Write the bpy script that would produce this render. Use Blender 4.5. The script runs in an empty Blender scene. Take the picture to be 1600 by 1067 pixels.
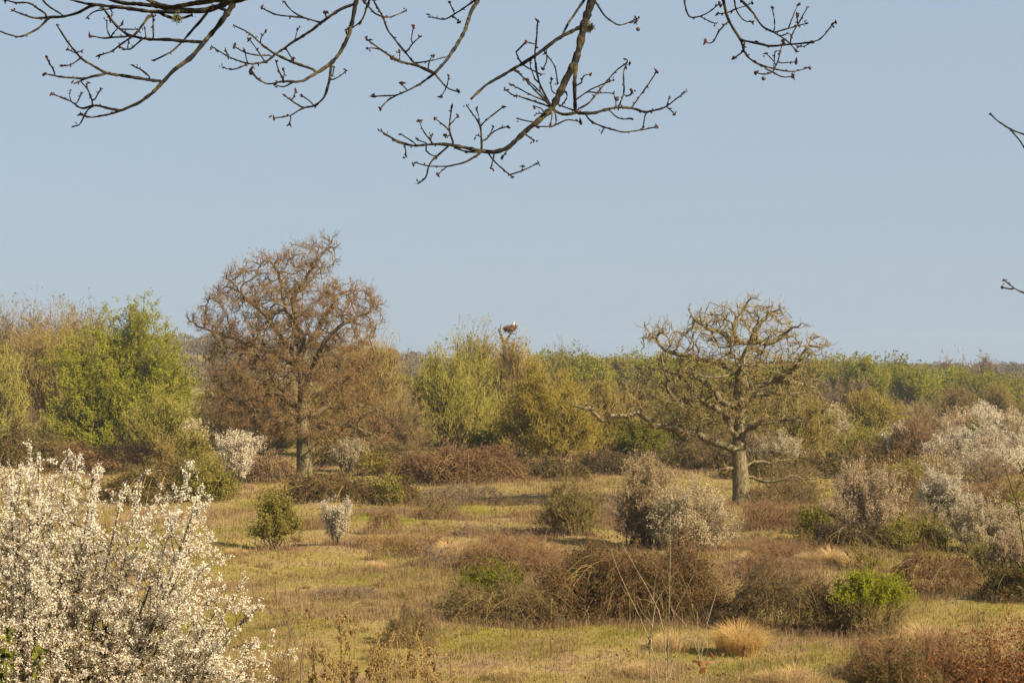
import bpy, math
import numpy as np
from mathutils import Vector

S = bpy.context.scene
COL = S.collection
PI = math.pi

# ------------------------------------------------------------------ camera, sky, sun, exposure
CAMZ, FPX, HOR = 6.6, 3111.1, 590.0
PITCH = math.atan((HOR - 533.5) / FPX)
cam = bpy.data.cameras.new('camera')
cam.lens, cam.sensor_width = 70.0, 36.0
cam.clip_start, cam.clip_end = 0.1, 20000
camo = bpy.data.objects.new('camera', cam)
camo.location = (0, 0, CAMZ)
camo.rotation_euler = (PI / 2 + PITCH, 0, 0)
COL.objects.link(camo)
S.camera = camo

SUN_EL = math.radians(36)
SUN_AZ = math.radians(124)            # clockwise from +Y (view direction): behind and to the right
w = bpy.data.worlds.new('World'); S.world = w; w.use_nodes = True
nt = w.node_tree
sky = nt.nodes.new('ShaderNodeTexSky')
sky.sky_type = 'NISHITA'; sky.sun_disc = False
sky.sun_elevation = SUN_EL; sky.sun_rotation = SUN_AZ
sky.air_density, sky.dust_density, sky.ozone_density = 1.0, 1.5, 3.5
bg = nt.nodes['Background']
veil = nt.nodes.new('ShaderNodeMix'); veil.data_type = 'RGBA'      # thin even veil of high cloud over the clear sky
veil.inputs[0].default_value = .8; veil.inputs[7].default_value = (2.96, 3.61, 4.32, 1)
nt.links.new(sky.outputs[0], veil.inputs[6]); nt.links.new(veil.outputs[2], bg.inputs[0]); bg.inputs[1].default_value = 0.0565
sd = bpy.data.lights.new('sun', 'SUN')
sd.energy = 5.0; sd.angle = math.radians(0.5); sd.color = (1.0, 0.87, 0.65)
so = bpy.data.objects.new('sun', sd); COL.objects.link(so)
sdir = Vector((math.sin(SUN_AZ) * math.cos(SUN_EL), math.cos(SUN_AZ) * math.cos(SUN_EL), math.sin(SUN_EL)))
so.rotation_euler = sdir.to_track_quat('Z', 'Y').to_euler()
so.location = (40, -30, 40)
S.view_settings.view_transform = 'Standard'; S.view_settings.look = 'None'
S.view_settings.exposure = 1.32; S.view_settings.gamma = 1.0
S.render.engine = 'CYCLES'
S.cycles.max_bounces = 5; S.cycles.diffuse_bounces = 3; S.cycles.transmission_bounces = 2
S.cycles.glossy_bounces = 1; S.cycles.transparent_max_bounces = 4; S.cycles.volume_bounces = 0
S.cycles.use_denoising = True; S.cycles.denoiser = 'OPENIMAGEDENOISE'; S.cycles.denoising_input_passes = 'RGB_ALBEDO_NORMAL'; S.cycles.denoising_prefilter = 'ACCURATE'
S.cycles.sample_clamp_indirect = 4

# ------------------------------------------------------------------ geometry helpers
cP, sP = math.cos(PITCH), math.sin(PITCH)
def ray(px, py):
    x = (px - 800) / FPX; z = -(py - 533.5) / FPX
    return np.array([x, cP - z * sP, sP + z * cP])
def at(px, py, Y):                       # the point seen at a pixel of the 1600-wide photo, Y metres out
    d = ray(px, py); k = Y / d[1]
    return np.array([d[0] * k, Y, CAMZ + d[2] * k])
def gz(x, y):                            # ground height
    x = np.asarray(x, float); y = np.asarray(y, float)
    s = np.clip(1 - y / 42.0, 0, 1.6)
    h = 4.7 * np.minimum(s, 1.0) ** 1.25 + np.maximum(s - 1, 0) * 3.0
    f = np.clip((y - 20) / 40, 0, 1)
    h = h + f * (0.10 * np.sin(x * .31 + y * .17) + .07 * np.sin(x * .83 - y * .41 + 1.3) + .05 * np.sin(x * 1.7 + y * .9))
    t = np.clip((y - 480) / 520, 0, 1); t = t * t * (3 - 2 * t)
    l = np.clip((0.02 - x / np.maximum(y, 1)) / .16, 0, 1); l = l * l * (3 - 2 * l)
    return h + t * (3.0 + 15.0 * l + 2.0 * np.sin(x * .011 + 1) + 1.2 * np.sin(x * .031))
def dist_of(py): return CAMZ / ((py - HOR) / FPX)
def ground_at(px, py):
    y = dist_of(py); x = (px - 800) / FPX * y
    return x, y

def new_mesh(name, V, Fs, mats, fm=None, smooth=False):
    """V (n,3); Fs: list of (m,k) index arrays; fm: list of material index per array"""
    me = bpy.data.meshes.new(name)
    Fs = [np.asarray(f, np.int32) for f in Fs if len(f)]
    V = np.asarray(V, np.float32)
    nl = sum(f.size for f in Fs); npoly = sum(len(f) for f in Fs)
    me.vertices.add(len(V)); me.vertices.foreach_set('co', V.ravel())
    me.loops.add(nl); me.loops.foreach_set('vertex_index', np.concatenate([f.ravel() for f in Fs]))
    me.polygons.add(npoly)
    tot = np.concatenate([np.full(len(f), f.shape[1], np.int32) for f in Fs])
    st = np.concatenate([[0], np.cumsum(tot)[:-1]]).astype(np.int32)
    me.polygons.foreach_set('loop_start', st)
    try: me.polygons.foreach_set('loop_total', tot)
    except Exception: pass
    for m in (mats if isinstance(mats, (list, tuple)) else [mats]): me.materials.append(m)
    if fm is not None:
        me.polygons.foreach_set('material_index', np.concatenate([np.full(len(f), fm[i], np.int32) for i, f in enumerate(Fs)]))
    me.polygons.foreach_set('use_smooth', np.full(npoly, smooth))
    me.update(calc_edges=True)
    return me

class MB:                                # gathers shapes for ONE mesh
    def __init__(s): s.V = []; s.F = {}; s.n = 0
    def add(s, V, F):
        V = np.asarray(V, float).reshape(-1, 3); F = np.asarray(F)
        s.F.setdefault(F.shape[1], []).append(F + s.n); s.V.append(V); s.n += len(V); return s
    def pts(s): return np.concatenate(s.V)
    def build(s, name, mat, parent=None, loc=None, smooth=False, M=None):
        V = np.concatenate(s.V)
        if M is not None: V = M(V)
        me = new_mesh(name, V, [np.concatenate(f) for f in s.F.values()], mat, smooth=smooth)
        o = bpy.data.objects.new(name, me); COL.objects.link(o)
        if parent is not None: o.parent = parent
        if loc is not None: o.location = loc
        return o

def unit(v): return v / np.maximum(np.linalg.norm(v, axis=-1, keepdims=True), 1e-9)
def tubes(mb, P, R, S_=3, cap=False):
    """P (N,K,3) polylines, R (N,K) radii"""
    if len(P) == 0: return
    N, K, _ = P.shape
    T = np.empty_like(P); T[:, 1:-1] = P[:, 2:] - P[:, :-2]; T[:, 0] = P[:, 1] - P[:, 0]; T[:, -1] = P[:, -1] - P[:, -2]
    T = unit(T)
    m = unit(P[:, -1] - P[:, 0])
    ref = np.where(np.abs(m[:, 2:3]) > .8, np.array([[1., .2, 0]]), np.array([[.1, .2, 1.]]))
    A = unit(np.cross(T, ref[:, None, :])); B = np.cross(T, A)
    a = np.arange(S_) * 2 * PI / S_
    V = P[:, :, None, :] + R[:, :, None, None] * (A[:, :, None, :] * np.cos(a)[None, None, :, None] + B[:, :, None, :] * np.sin(a)[None, None, :, None])
    idx = np.arange(N * K * S_).reshape(N, K, S_)
    nx = np.roll(idx, -1, axis=2)
    F = np.stack([idx[:, :-1], nx[:, :-1], nx[:, 1:], idx[:, 1:]], -1).reshape(-1, 4)
    mb.add(V, F)
def resample(pts, K):
    pts = np.asarray(pts, float); d = np.r_[0, np.cumsum(np.linalg.norm(np.diff(pts, axis=0), axis=1))]
    t = np.linspace(0, d[-1], K)
    # Catmull-ish smoothing: interpolate linearly then relax
    q = np.stack([np.interp(t, d, pts[:, i]) for i in range(pts.shape[1])], 1)
    for _ in range(2): q[1:-1] = q[1:-1] * .5 + (q[:-2] + q[2:]) * .25
    return q
def interp(P, i, t):
    K = P.shape[1]; u = np.clip(t, 0, .9999) * (K - 1); k = u.astype(int); f = (u - k)[:, None]
    a, b = P[i, k], P[i, k + 1]
    return a * (1 - f) + b * f, unit(b - a)
def children(rng, P, R, n, t0, t1, l0, l1, ang=(35, 65), up=0.15, K=4, wig=.12, rs=.6, rmin=.004, shrink=.5, bend=0.1):
    """n child polylines growing from random places on the parents"""
    L = np.linalg.norm(np.diff(P, axis=1), axis=2).sum(1)
    i = rng.choice(len(P), n, p=L / L.sum()); t = rng.uniform(t0, t1, n)
    p, tg = interp(P, i, t)
    rp = np.take_along_axis(R[i], (t * (P.shape[1] - 1)).astype(int)[:, None], 1)[:, 0]
    pr = unit(np.cross(tg, rng.normal(size=(n, 3))))
    a = np.radians(rng.uniform(*ang, n))[:, None]
    d = unit(tg * np.cos(a) + pr * np.sin(a) + np.array([0, 0, up]))
    ln = rng.uniform(l0, l1, n) * (1 - shrink * t)
    s = np.linspace(0, 1, K)[None, :, None]
    Q = p[:, None, :] + d[:, None, :] * s * ln[:, None, None] + np.array([0, 0, bend]) * (s ** 2) * ln[:, None, None]
    wv = np.cumsum(rng.normal(size=(n, K, 3)), axis=1) * wig * ln[:, None, None] / K; wv -= wv[:, :1]
    r = np.maximum(rp * rs, rmin)
    return Q + wv, r[:, None] * (1 - .7 * s[:, :, 0])
def fan(rng, n, H, W, D, base, K=8, phimax=72, wig=.1, arch=False, lo=.72, pw=.6):
    a = rng.uniform(0, 2 * PI, n); ph = np.arccos(1 - rng.uniform(0, 1, n) * (1 - math.cos(math.radians(phimax))))
    s = rng.uniform(lo, 1.0, n)
    tip = np.stack([W / 2 * np.sin(ph) * np.cos(a), D / 2 * np.sin(ph) * np.sin(a), H * (.12 + .88 * np.maximum(np.cos(ph), -.1 + 0 * ph).clip(0) ** .8)], 1) * s[:, None]
    br = base * np.sqrt(rng.uniform(0, 1, n)); b = np.stack([br * np.cos(a + rng.normal(0, .7, n)), br * np.sin(a + rng.normal(0, .7, n)), np.full(n, -.05)], 1)
    if arch:
        rr = rng.uniform(.55, 1.02, n); c = tip * 0
        tip = np.stack([W / 2 * np.cos(a) * rr, D / 2 * np.sin(a) * rr, H * rng.uniform(-.05, .6, n) * np.sqrt(np.maximum(1.05 - rr ** 2, 0)) + .0], 1)
        b = np.stack([W / 2 * .75 * br / max(base, .01) * np.cos(a + rng.normal(0, .8, n)), D / 2 * .75 * br / max(base, .01) * np.sin(a + rng.normal(0, .8, n)), np.full(n, -.05)], 1)
        c = (b + tip) / 2; c[:, 2] = H * rng.uniform(.9, 1.9, n) * np.sqrt(np.maximum(1.05 - (2 * c[:, 0] / W) ** 2 - (2 * c[:, 1] / D) ** 2, .08))
    else:
        c = b * .6 + tip * np.array([.32, .32, .55])
    t = np.linspace(0, 1, K)[None, :, None]
    P = b[:, None] * (1 - t) ** 2 + c[:, None] * 2 * t * (1 - t) + tip[:, None] * t ** 2
    wv = np.cumsum(rng.normal(size=(n, K, 3)), axis=1) * wig * H / K / 2; wv -= wv[:, :1]
    return P + wv
def leaf_faces(mb, rng, p, L, W, upw=.4, penta=False, size_jit=.4):
    n = len(p)
    nrm = unit(rng.normal(size=(n, 3)) + np.array([0, 0, upw]))
    e1 = unit(np.cross(nrm, rng.normal(size=(n, 3)))); e2 = np.cross(nrm, e1)
    s = rng.uniform(1 - size_jit, 1 + size_jit, n)[:, None]
    if penta:
        a = np.arange(5) * 2 * PI / 5
        V = p[:, None] + (s * L / 2)[:, None] * (e1[:, None] * np.cos(a)[None, :, None] + e2[:, None] * np.sin(a)[None, :, None])
        V[:, ::2] += (nrm * s * L * .12)[:, None]
        mb.add(V, np.arange(n * 5).reshape(n, 5))
    else:
        V = np.stack([p - e1 * L / 2 * s, p + e2 * W / 2 * s + nrm * L * .08, p + e1 * L / 2 * s, p - e2 * W / 2 * s + nrm * L * .08], 1)
        mb.add(V, np.arange(n * 4).reshape(n, 4))
def on_twigs(rng, P, n, t0=.15, t1=1.02, jit=.03):
    i = rng.integers(0, len(P), n); p, _ = interp(P, i, rng.uniform(t0, t1, n))
    return p + rng.normal(size=(n, 3)) * jit

# ------------------------------------------------------------------ materials
def ramp(nt, cols, pos=None):
    r = nt.nodes.new('ShaderNodeValToRGB'); e = r.color_ramp.elements
    while len(e) < len(cols): e.new(.5)
    for k, c in enumerate(cols):
        e[k].position = pos[k] if pos else k / max(1, len(cols) - 1); e[k].color = (*c, 1)
    return r
_mats = {}; BASES = []
def leafmat(name, cols, trans=.3, objvar=.14, rough=.9):
    """each leaf, petal or twig (mesh island) has a colour of its own within the range given"""
    key = (name, tuple(cols), trans)
    if key in _mats: return _mats[key]
    m = bpy.data.materials.new(name); m.use_nodes = True; n = m.node_tree; n.nodes.clear()
    g = n.nodes.new('ShaderNodeNewGeometry'); r = ramp(n, cols); n.links.new(g.outputs['Random Per Island'], r.inputs[0])
    oi = n.nodes.new('ShaderNodeObjectInfo')
    hs = n.nodes.new('ShaderNodeHueSaturation')
    mr = n.nodes.new('ShaderNodeMapRange'); mr.inputs[3].default_value = 1 - objvar; mr.inputs[4].default_value = 1 + objvar
    n.links.new(oi.outputs['Random'], mr.inputs[0]); n.links.new(mr.outputs[0], hs.inputs['Value']); n.links.new(r.outputs[0], hs.inputs['Color'])
    d = n.nodes.new('ShaderNodeBsdfDiffuse'); d.inputs['Roughness'].default_value = rough; n.links.new(hs.outputs[0], d.inputs[0])
    out = n.nodes.new('ShaderNodeOutputMaterial')
    if trans > 0:
        t = n.nodes.new('ShaderNodeBsdfTranslucent'); n.links.new(hs.outputs[0], t.inputs[0])
        mx = n.nodes.new('ShaderNodeMixShader'); mx.inputs[0].default_value = trans
        n.links.new(d.outputs[0], mx.inputs[1]); n.links.new(t.outputs[0], mx.inputs[2]); n.links.new(mx.outputs[0], out.inputs[0])
    else: n.links.new(d.outputs[0], out.inputs[0])
    _mats[key] = m; return m
def barkmat(name, c1, c2, c3, scale=3.0, bump=.4):
    key = ('bark', name)
    if key in _mats: return _mats[key]
    m = bpy.data.materials.new(name); m.use_nodes = True; n = m.node_tree
    b = n.nodes['Principled BSDF']; b.inputs['Roughness'].default_value = .9; b.inputs['Specular IOR Level'].default_value = .15
    tc = n.nodes.new('ShaderNodeTexCoord'); mp = n.nodes.new('ShaderNodeMapping'); mp.inputs['Scale'].default_value = (1, 1, .25)
    n.links.new(tc.outputs['Object'], mp.inputs[0])
    a = n.nodes.new('ShaderNodeTexNoise'); a.inputs['Scale'].default_value = scale * 4; a.inputs['Detail'].default_value = 6; n.links.new(mp.outputs[0], a.inputs[0])
    l = n.nodes.new('ShaderNodeTexNoise'); l.inputs['Scale'].default_value = scale; l.inputs['Detail'].default_value = 4; n.links.new(tc.outputs['Object'], l.inputs[0])
    r = ramp(n, [c1, c2], [.35, .65]); n.links.new(a.outputs[0], r.inputs[0])
    mx = n.nodes.new('ShaderNodeMix'); mx.data_type = 'RGBA'; mx.inputs[7].default_value = (*c3, 1)
    rr = ramp(n, [(0, 0, 0), (1, 1, 1)], [.5, .62]); n.links.new(l.outputs[0], rr.inputs[0]); n.links.new(rr.outputs[0], mx.inputs[0]); n.links.new(r.outputs[0], mx.inputs[6])
    n.links.new(mx.outputs[2], b.inputs['Base Color'])
    bp = n.nodes.new('ShaderNodeBump'); bp.inputs['Strength'].default_value = bump; bp.inputs['Distance'].default_value = .05
    n.links.new(a.outputs[0], bp.inputs['Height']); n.links.new(bp.outputs[0], b.inputs['Normal'])
    _mats[key] = m; return m
GRASS_COLS = [(.115, .105, .017), (.178, .146, .032), (.215, .157, .055), (.245, .17, .08), (.185, .11, .065)]
def grass_color(n, fine):
    """turf colour by place: green lawn, yellowed grass, straw, brown dead growth"""
    g = n.nodes.new('ShaderNodeNewGeometry')
    def noise(sc, det, src):
        t = n.nodes.new('ShaderNodeTexNoise'); t.inputs['Scale'].default_value = sc; t.inputs['Detail'].default_value = det; t.inputs['Roughness'].default_value = .6
        n.links.new(src, t.inputs[0]); return t.outputs[0]
    a = noise(.085, 5, g.outputs['Position']); b = noise(.7, 5, g.outputs['Position']); c = noise(5.0, 4, g.outputs['Position'])
    def mad(x, k, y):
        m = n.nodes.new('ShaderNodeMath'); m.operation = 'MULTIPLY_ADD'; m.inputs[1].default_value = k
        n.links.new(x, m.inputs[0])
        if isinstance(y, (int, float)): m.inputs[2].default_value = y
        else: n.links.new(y, m.inputs[2])
        return m.outputs[0]
    v = mad(a, 1.5, mad(b, 1.1, mad(c, .6, -1.04)))
    if fine:
        v = mad(g.outputs['Random Per Island'], .42, mad(v, 1.0, -.15))
    r = ramp(n, GRASS_COLS, [.12, .38, .56, .74, .92]); n.links.new(v, r.inputs[0])
    return r.outputs[0], c
def groundmat():
    m = bpy.data.materials.new('meadow_turf'); m.use_nodes = True; n = m.node_tree
    b = n.nodes['Principled BSDF']; b.inputs['Roughness'].default_value = 1; b.inputs['Specular IOR Level'].default_value = 0
    c, h = grass_color(n, False); n.links.new(c, b.inputs['Base Color'])
    bp = n.nodes.new('ShaderNodeBump'); bp.inputs['Strength'].default_value = .6; bp.inputs['Distance'].default_value = .12
    n.links.new(h, bp.inputs['Height']); n.links.new(bp.outputs[0], b.inputs['Normal'])
    return m
def blademat():
    m = bpy.data.materials.new('grass_blade'); m.use_nodes = True; n = m.node_tree; n.nodes.clear()
    c, _ = grass_color(n, True)
    d = n.nodes.new('ShaderNodeBsdfDiffuse'); t = n.nodes.new('ShaderNodeBsdfTranslucent'); mx = n.nodes.new('ShaderNodeMixShader'); mx.inputs[0].default_value = .4
    n.links.new(c, d.inputs[0]); n.links.new(c, t.inputs[0]); n.links.new(d.outputs[0], mx.inputs[1]); n.links.new(t.outputs[0], mx.inputs[2])
    o = n.nodes.new('ShaderNodeOutputMaterial'); n.links.new(mx.outputs[0], o.inputs[0]); return m
def plain(name, c, rough=.7):
    m = bpy.data.materials.new(name); m.use_nodes = True; n = m.node_tree; b = n.nodes['Principled BSDF']
    b.inputs['Roughness'].default_value = rough
    t = n.nodes.new('ShaderNodeTexNoise'); t.inputs['Scale'].default_value = 14; r = ramp(n, [tuple(x * .75 for x in c), c], [.35, .6])
    n.links.new(t.outputs[0], r.inputs[0]); n.links.new(r.outputs[0], b.inputs['Base Color']); return m

def tag(o, label=None, cat=None, group=None, kind=None):
    if label: o['label'] = label
    if cat: o['category'] = cat
    if group: o['group'] = group
    if kind: o['kind'] = kind
    return o
def empty(name, loc, label, cat, group=None):
    o = bpy.data.objects.new(name, None); COL.objects.link(o); o.location = loc; o.empty_display_size = .3
    return tag(o, label, cat, group)

# ------------------------------------------------------------------ ground
def ground():
    ys = np.concatenate([np.linspace(-40, 0, 15)[:-1], np.linspace(0, 40, 40)[:-1], np.linspace(40, 150, 220)[:-1], np.geomspace(150, 1600, 110)])
    u = np.linspace(-1, 1, 281); xs = np.sign(u) * (60 * np.abs(u) + 940 * np.abs(u) ** 4)
    X, Y = np.meshgrid(xs, ys); Z = gz(X, Y)
    V = np.stack([X, Y, Z], -1).reshape(-1, 3)
    i = np.arange(len(V)).reshape(X.shape)
    F = np.stack([i[:-1, :-1], i[:-1, 1:], i[1:, 1:], i[1:, :-1]], -1).reshape(-1, 4)
    me = new_mesh('ground', V, [F], groundmat(), smooth=True)
    o = bpy.data.objects.new('ground', me); COL.objects.link(o); tag(o, kind='structure')
ground()

# colour ranges (real leaf, bark and petal colours)
C = dict(
    spring=[(.15, .16, .012), (.24, .245, .02), (.31, .30, .03), (.34, .30, .045)],
    olive=[(.15, .135, .025), (.225, .20, .036), (.30, .255, .052), (.32, .255, .07)],
    gold=[(.19, .135, .025), (.29, .22, .04), (.37, .28, .055), (.27, .22, .05)],
    tan=[(.16, .11, .04), (.25, .175, .06), (.34, .24, .08), (.23, .18, .055)],
    brown=[(.10, .066, .032), (.165, .11, .052), (.22, .15, .07), (.17, .13, .055)],
    redbrown=[(.125, .07, .036), (.19, .105, .052), (.25, .14, .068), (.17, .12, .055)],
    russet=[(.15, .075, .035), (.23, .115, .05), (.29, .15, .07), (.18, .12, .05)],
    oaktwig=[(.13, .075, .034), (.20, .112, .046), (.235, .15, .06), (.17, .125, .055)],
    oakbud=[(.19, .09, .035), (.29, .135, .05), (.33, .18, .065), (.23, .14, .05)],
    darkbrown=[(.06, .042, .023), (.10, .07, .038), (.155, .105, .055), (.12, .095, .04)],
    bramble=[(.055, .045, .016), (.085, .085, .02), (.14, .075, .03), (.11, .12, .022), (.18, .095, .045)],
    bramblered=[(.075, .05, .022), (.14, .075, .035), (.20, .10, .048), (.115, .11, .025), (.09, .06, .028)],
    green=[(.10, .105, .012), (.16, .155, .016), (.22, .205, .026), (.24, .20, .04)],
    bright=[(.15, .175, .008), (.22, .24, .012), (.29, .295, .018), (.23, .21, .03)],
    white=[(.44, .35, .22), (.59, .505, .36), (.71, .635, .485), (.77, .70, .565)],
    cream=[(.34, .26, .14), (.50, .40, .25), (.62, .53, .37), (.44, .365, .20)],
    pink=[(.29, .20, .105), (.43, .315, .185), (.55, .43, .285), (.39, .31, .175)],
    straw=[(.34, .21, .075), (.46, .31, .12), (.56, .40, .175), (.48, .35, .15)],
    rust=[(.19, .075, .025), (.32, .135, .05), (.42, .20, .09), (.15, .085, .04)],
    purple=[(.145, .095, .062), (.21, .145, .092), (.26, .18, .115), (.18, .135, .08)],
    dgreen=[(.025, .037, .01), (.045, .062, .012), (.065, .08, .018), (.08, .09, .02)],
)
BARK = dict(
    pale=barkmat('pale_bark', (.15, .11, .055), (.28, .21, .11), (.20, .17, .07)),
    oak=barkmat('oak_bark', (.05, .038, .022), (.215, .16, .09), (.15, .135, .055), 3.6, 1.0),
    brownoak=barkmat('brown_oak_bark', (.06, .042, .024), (.155, .105, .058), (.13, .11, .045), 3.0, .7),
    dark=barkmat('dark_bark', (.035, .027, .02), (.09, .07, .05), (.08, .08, .035)),
    yellow=barkmat('yellow_bark', (.17, .12, .045), (.30, .22, .09), (.22, .18, .06)),
)

# ------------------------------------------------------------------ shrubs and multi-stemmed trees
KINDS = {
    # stems n, branches per 1000 px2, twigs, leaves; radius of stem; leaf size in px of the photo
    'sallow':   dict(n=26, nb=22, ntw=210, nl=560, ang1=(8, 35), ang2=(12, 50), wig=.06, bark='pale', twig='olive', leaf='olive', phi=78, base=.10, lpx=2.8, up=.45),
    'leafy':    dict(n=20, nb=18, ntw=130, nl=1700, bark='brownoak', twig='brown', leaf='spring', phi=90, base=.08, lpx=3.1, up=.25),
    'twiggy':   dict(n=22, nb=20, ntw=300, nl=160, bark='brownoak', twig='brown', leaf='brown', phi=86, base=.14, lpx=2.6, up=.25),
    'blossom':  dict(n=34, nb=30, ntw=200, fill=.22, ang1=(8, 32), ang2=(10, 42), tl=1.25, wig=.06, nl=2700, bark='dark', twig='purple', leaf='white', phi=66, base=.12, lpx=2.1, up=.5),
    'mound':    dict(n=60, nb=24, ntw=330, nl=620, bark='brownoak', twig='brown', leaf='bramble', phi=90, base=.9, lpx=3.4, up=.0, arch=True),
    'dead':     dict(n=120, nb=40, ntw=420, nl=0, bark='brownoak', twig='redbrown', leaf='redbrown', phi=85, base=.9, lpx=3.0, up=.15, arch=True),
}
def plant(name, kind, px, py, top, wpx, label, cat, group=None, dist=None, seed=0, depth=.9, leaf=None, twig=None, bark=None, dens=1.0,
          leafpart=None, soft=1.0, **kw):
    k = dict(KINDS[kind]); k.update(kw)
    rng = np.random.default_rng(seed + int(px * 7 + py * 13))
    y = dist or dist_of(py); x = (px - 800) / FPX * y; m = y / FPX      # m: metres per photo pixel
    z0 = float(gz(x, y)); zt = at(px, top, y)[2]; H = zt - z0; W = wpx * m; D = W * depth
    area = wpx * max(top and (H / m), 10) / 1000.0 * dens
    n = k['n']; arch = k.get('arch', False)
    if arch: n = int(max(40, min(400, n * area / 8)))
    P0 = fan(rng, n, H, W, D, k['base'] * (1 if arch else W), K=8, phimax=k['phi'], arch=arch, wig=k.get('wig', .12), lo=k.get('lo', .62), pw=k.get('pw', .55))
    rs = k.get('rs', .011 * H if not arch else m * .35)
    R0 = rs * rng.uniform(.5, 1.2, n)[:, None] * np.linspace(1, .3, 8)[None]
    Lb = .30 * max(H, W * .5)
    rb = m * .42
    P1, R1 = children(rng, P0, R0, int(k['nb'] * area) + 12, .2, .98, Lb * .4, Lb, ang=k.get('ang1', (20, 60)), up=k['up'], K=6, wig=.25, rmin=rb, shrink=.5)
    P01 = np.concatenate([resamp_all(P0, 6), P1]); R01 = np.concatenate([R0[:, [0, 2, 3, 5, 6, 7]], R1])
    tl = k.get('tl', 1.0)
    P2, R2 = children(rng, P01, R01, int(k['ntw'] * area) + 30, .25, 1.0, Lb * .15 * tl, Lb * .45 * tl, ang=k.get('ang2', (20, 70)), up=k['up'], K=4, wig=.3, rmin=m * .28, rs=.4, shrink=.3, bend=.15)
    R2 = np.minimum(R2, m * .4)
    # outer spray that rounds the crown, uneven like the real outline
    nf = int(k['ntw'] * area * k.get('fill', .55)) + 10
    fa = rng.uniform(0, 2 * PI, nf); fc = rng.uniform(math.cos(math.radians(min(k['phi'], 88))), 1, nf); fs = np.sqrt(1 - fc ** 2)
    fr = rng.uniform(.35, 1, nf) ** .45; ph = rng.uniform(0, 6, 5)
    ln = 1 + .12 * np.sin(fa * 3 + ph[0] + 2 * fc) + .10 * np.sin(fa * 5 + fc * 9 + ph[1]) + .08 * np.sin(fa * 11 + fc * 17 + ph[2])
    keepf = np.sin(fa * 4 + ph[3] + fr * 7) + np.sin(fc * 11 + ph[4] + fa * 2) + rng.normal(0, .5, nf) > -.75
    fd = np.stack([W / 2 * fs * np.cos(fa), D / 2 * fs * np.sin(fa), H * fc], 1)
    fp = (fd * (fr * ln)[:, None])[keepf]; nf = len(fp)
    dr = unit(unit(fd[keepf]) * .7 + [0, 0, .35 + k['up']] + rng.normal(0, .45, (nf, 3))) * (Lb * tl * rng.uniform(.12, .4, nf))[:, None]
    t4 = np.linspace(-.6, .4, 4)[None, :, None]
    Pf = fp[:, None] * 1.0 + dr[:, None] * t4 + np.cumsum(rng.normal(0, .05, (nf, 4, 3)), 1) * np.linalg.norm(dr, axis=1)[:, None, None]
    P2 = np.concatenate([P2, Pf]); R2 = np.concatenate([R2, np.tile(np.linspace(m * .34, m * .2, 4)[None], (nf, 1))])
    if k.get('bare'):
        q_ = P2[:, 0, 2] > k['bare'] * H * rng.uniform(.8, 1.3, len(P2)); P2, R2 = P2[q_], R2[q_]
    # keep the crown to its real height and spread
    allp = P2.reshape(-1, 3)
    hz = np.percentile(allp[:, 2], 99.7); hx = np.percentile(np.abs(allp[:, 0]), 98.6); hy = np.percentile(np.abs(allp[:, 1]), 98.6)
    sc = np.array([W / 2 / hx, D / 2 / hy, H / hz])
    P0, P1, P2 = P0 * sc, P1 * sc, P2 * sc
    if arch:
        ph = rng.uniform(0, 6, 4); q = 5.5 / max(W, .1)
        for Q in (P0, P1, P2):
            lump = 1 + .22 * np.sin(Q[..., 0] * q * 1.3 + ph[0]) * np.cos(Q[..., 1] * q + ph[1]) + .14 * np.sin(Q[..., 0] * q * 2.9 + ph[2] + Q[..., 1] * q)
            Q[..., 2] = np.maximum(Q[..., 2] * lump, -.05)
    if y < 170: BASES.append((x, y, W, D, H, arch))
    e = empty(name, (x, y, z0), label, cat, group)
    mb = MB(); tubes(mb, P0, R0, 5); tubes(mb, P1, R1, 3)
    mb.build('stem' if not arch else 'bush_cane', BARK[bark or k['bark']] if not arch else leafmat('cane', C[twig or k['twig']], 0), e, smooth=True)
    if arch and kind == 'mound':             # long pale canes arching over the heap down to the grass
        nc = int(max(14, min(160, area * 3.2))); a = rng.uniform(0, 2 * PI, nc); r1 = rng.uniform(.85, 1.18, nc); r0 = rng.uniform(0, .75, nc); a1 = a + rng.normal(0, .5, nc)
        p0 = np.stack([W / 2 * r0 * np.cos(a), D / 2 * r0 * np.sin(a), H * .55 * np.sqrt(1 - r0 ** 2)], 1); p2 = np.stack([W / 2 * r1 * np.cos(a1), D / 2 * r1 * np.sin(a1), H * rng.uniform(-.02, .3, nc)], 1)
        pc = (p0 + p2) / 2; pc[:, 2] = H * rng.uniform(.9, 1.5, nc) * np.sqrt(np.maximum(1.1 - ((r0 + r1) / 2) ** 2, .1))
        t = np.linspace(0, 1, 9)[None, :, None]; Pc = p0[:, None] * (1 - t) ** 2 + pc[:, None] * 2 * t * (1 - t) + p2[:, None] * t ** 2 + np.cumsum(rng.normal(0, m * .5, (nc, 9, 3)), 1)
        Pc[..., 2] = np.maximum(Pc[..., 2], .0)
        mb = MB(); tubes(mb, Pc, np.tile(np.linspace(m * .5, m * .28, 9)[None], (nc, 1)), 4); mb.build('bush_cane', leafmat('old_cane', C['tan'], 0), e)
    mb = MB(); tubes(mb, P2, R2, 3)
    mb.build('crown', leafmat('twig', C[twig or k['twig']], 0.0), e)
    nl = int(k['nl'] * area)
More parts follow.
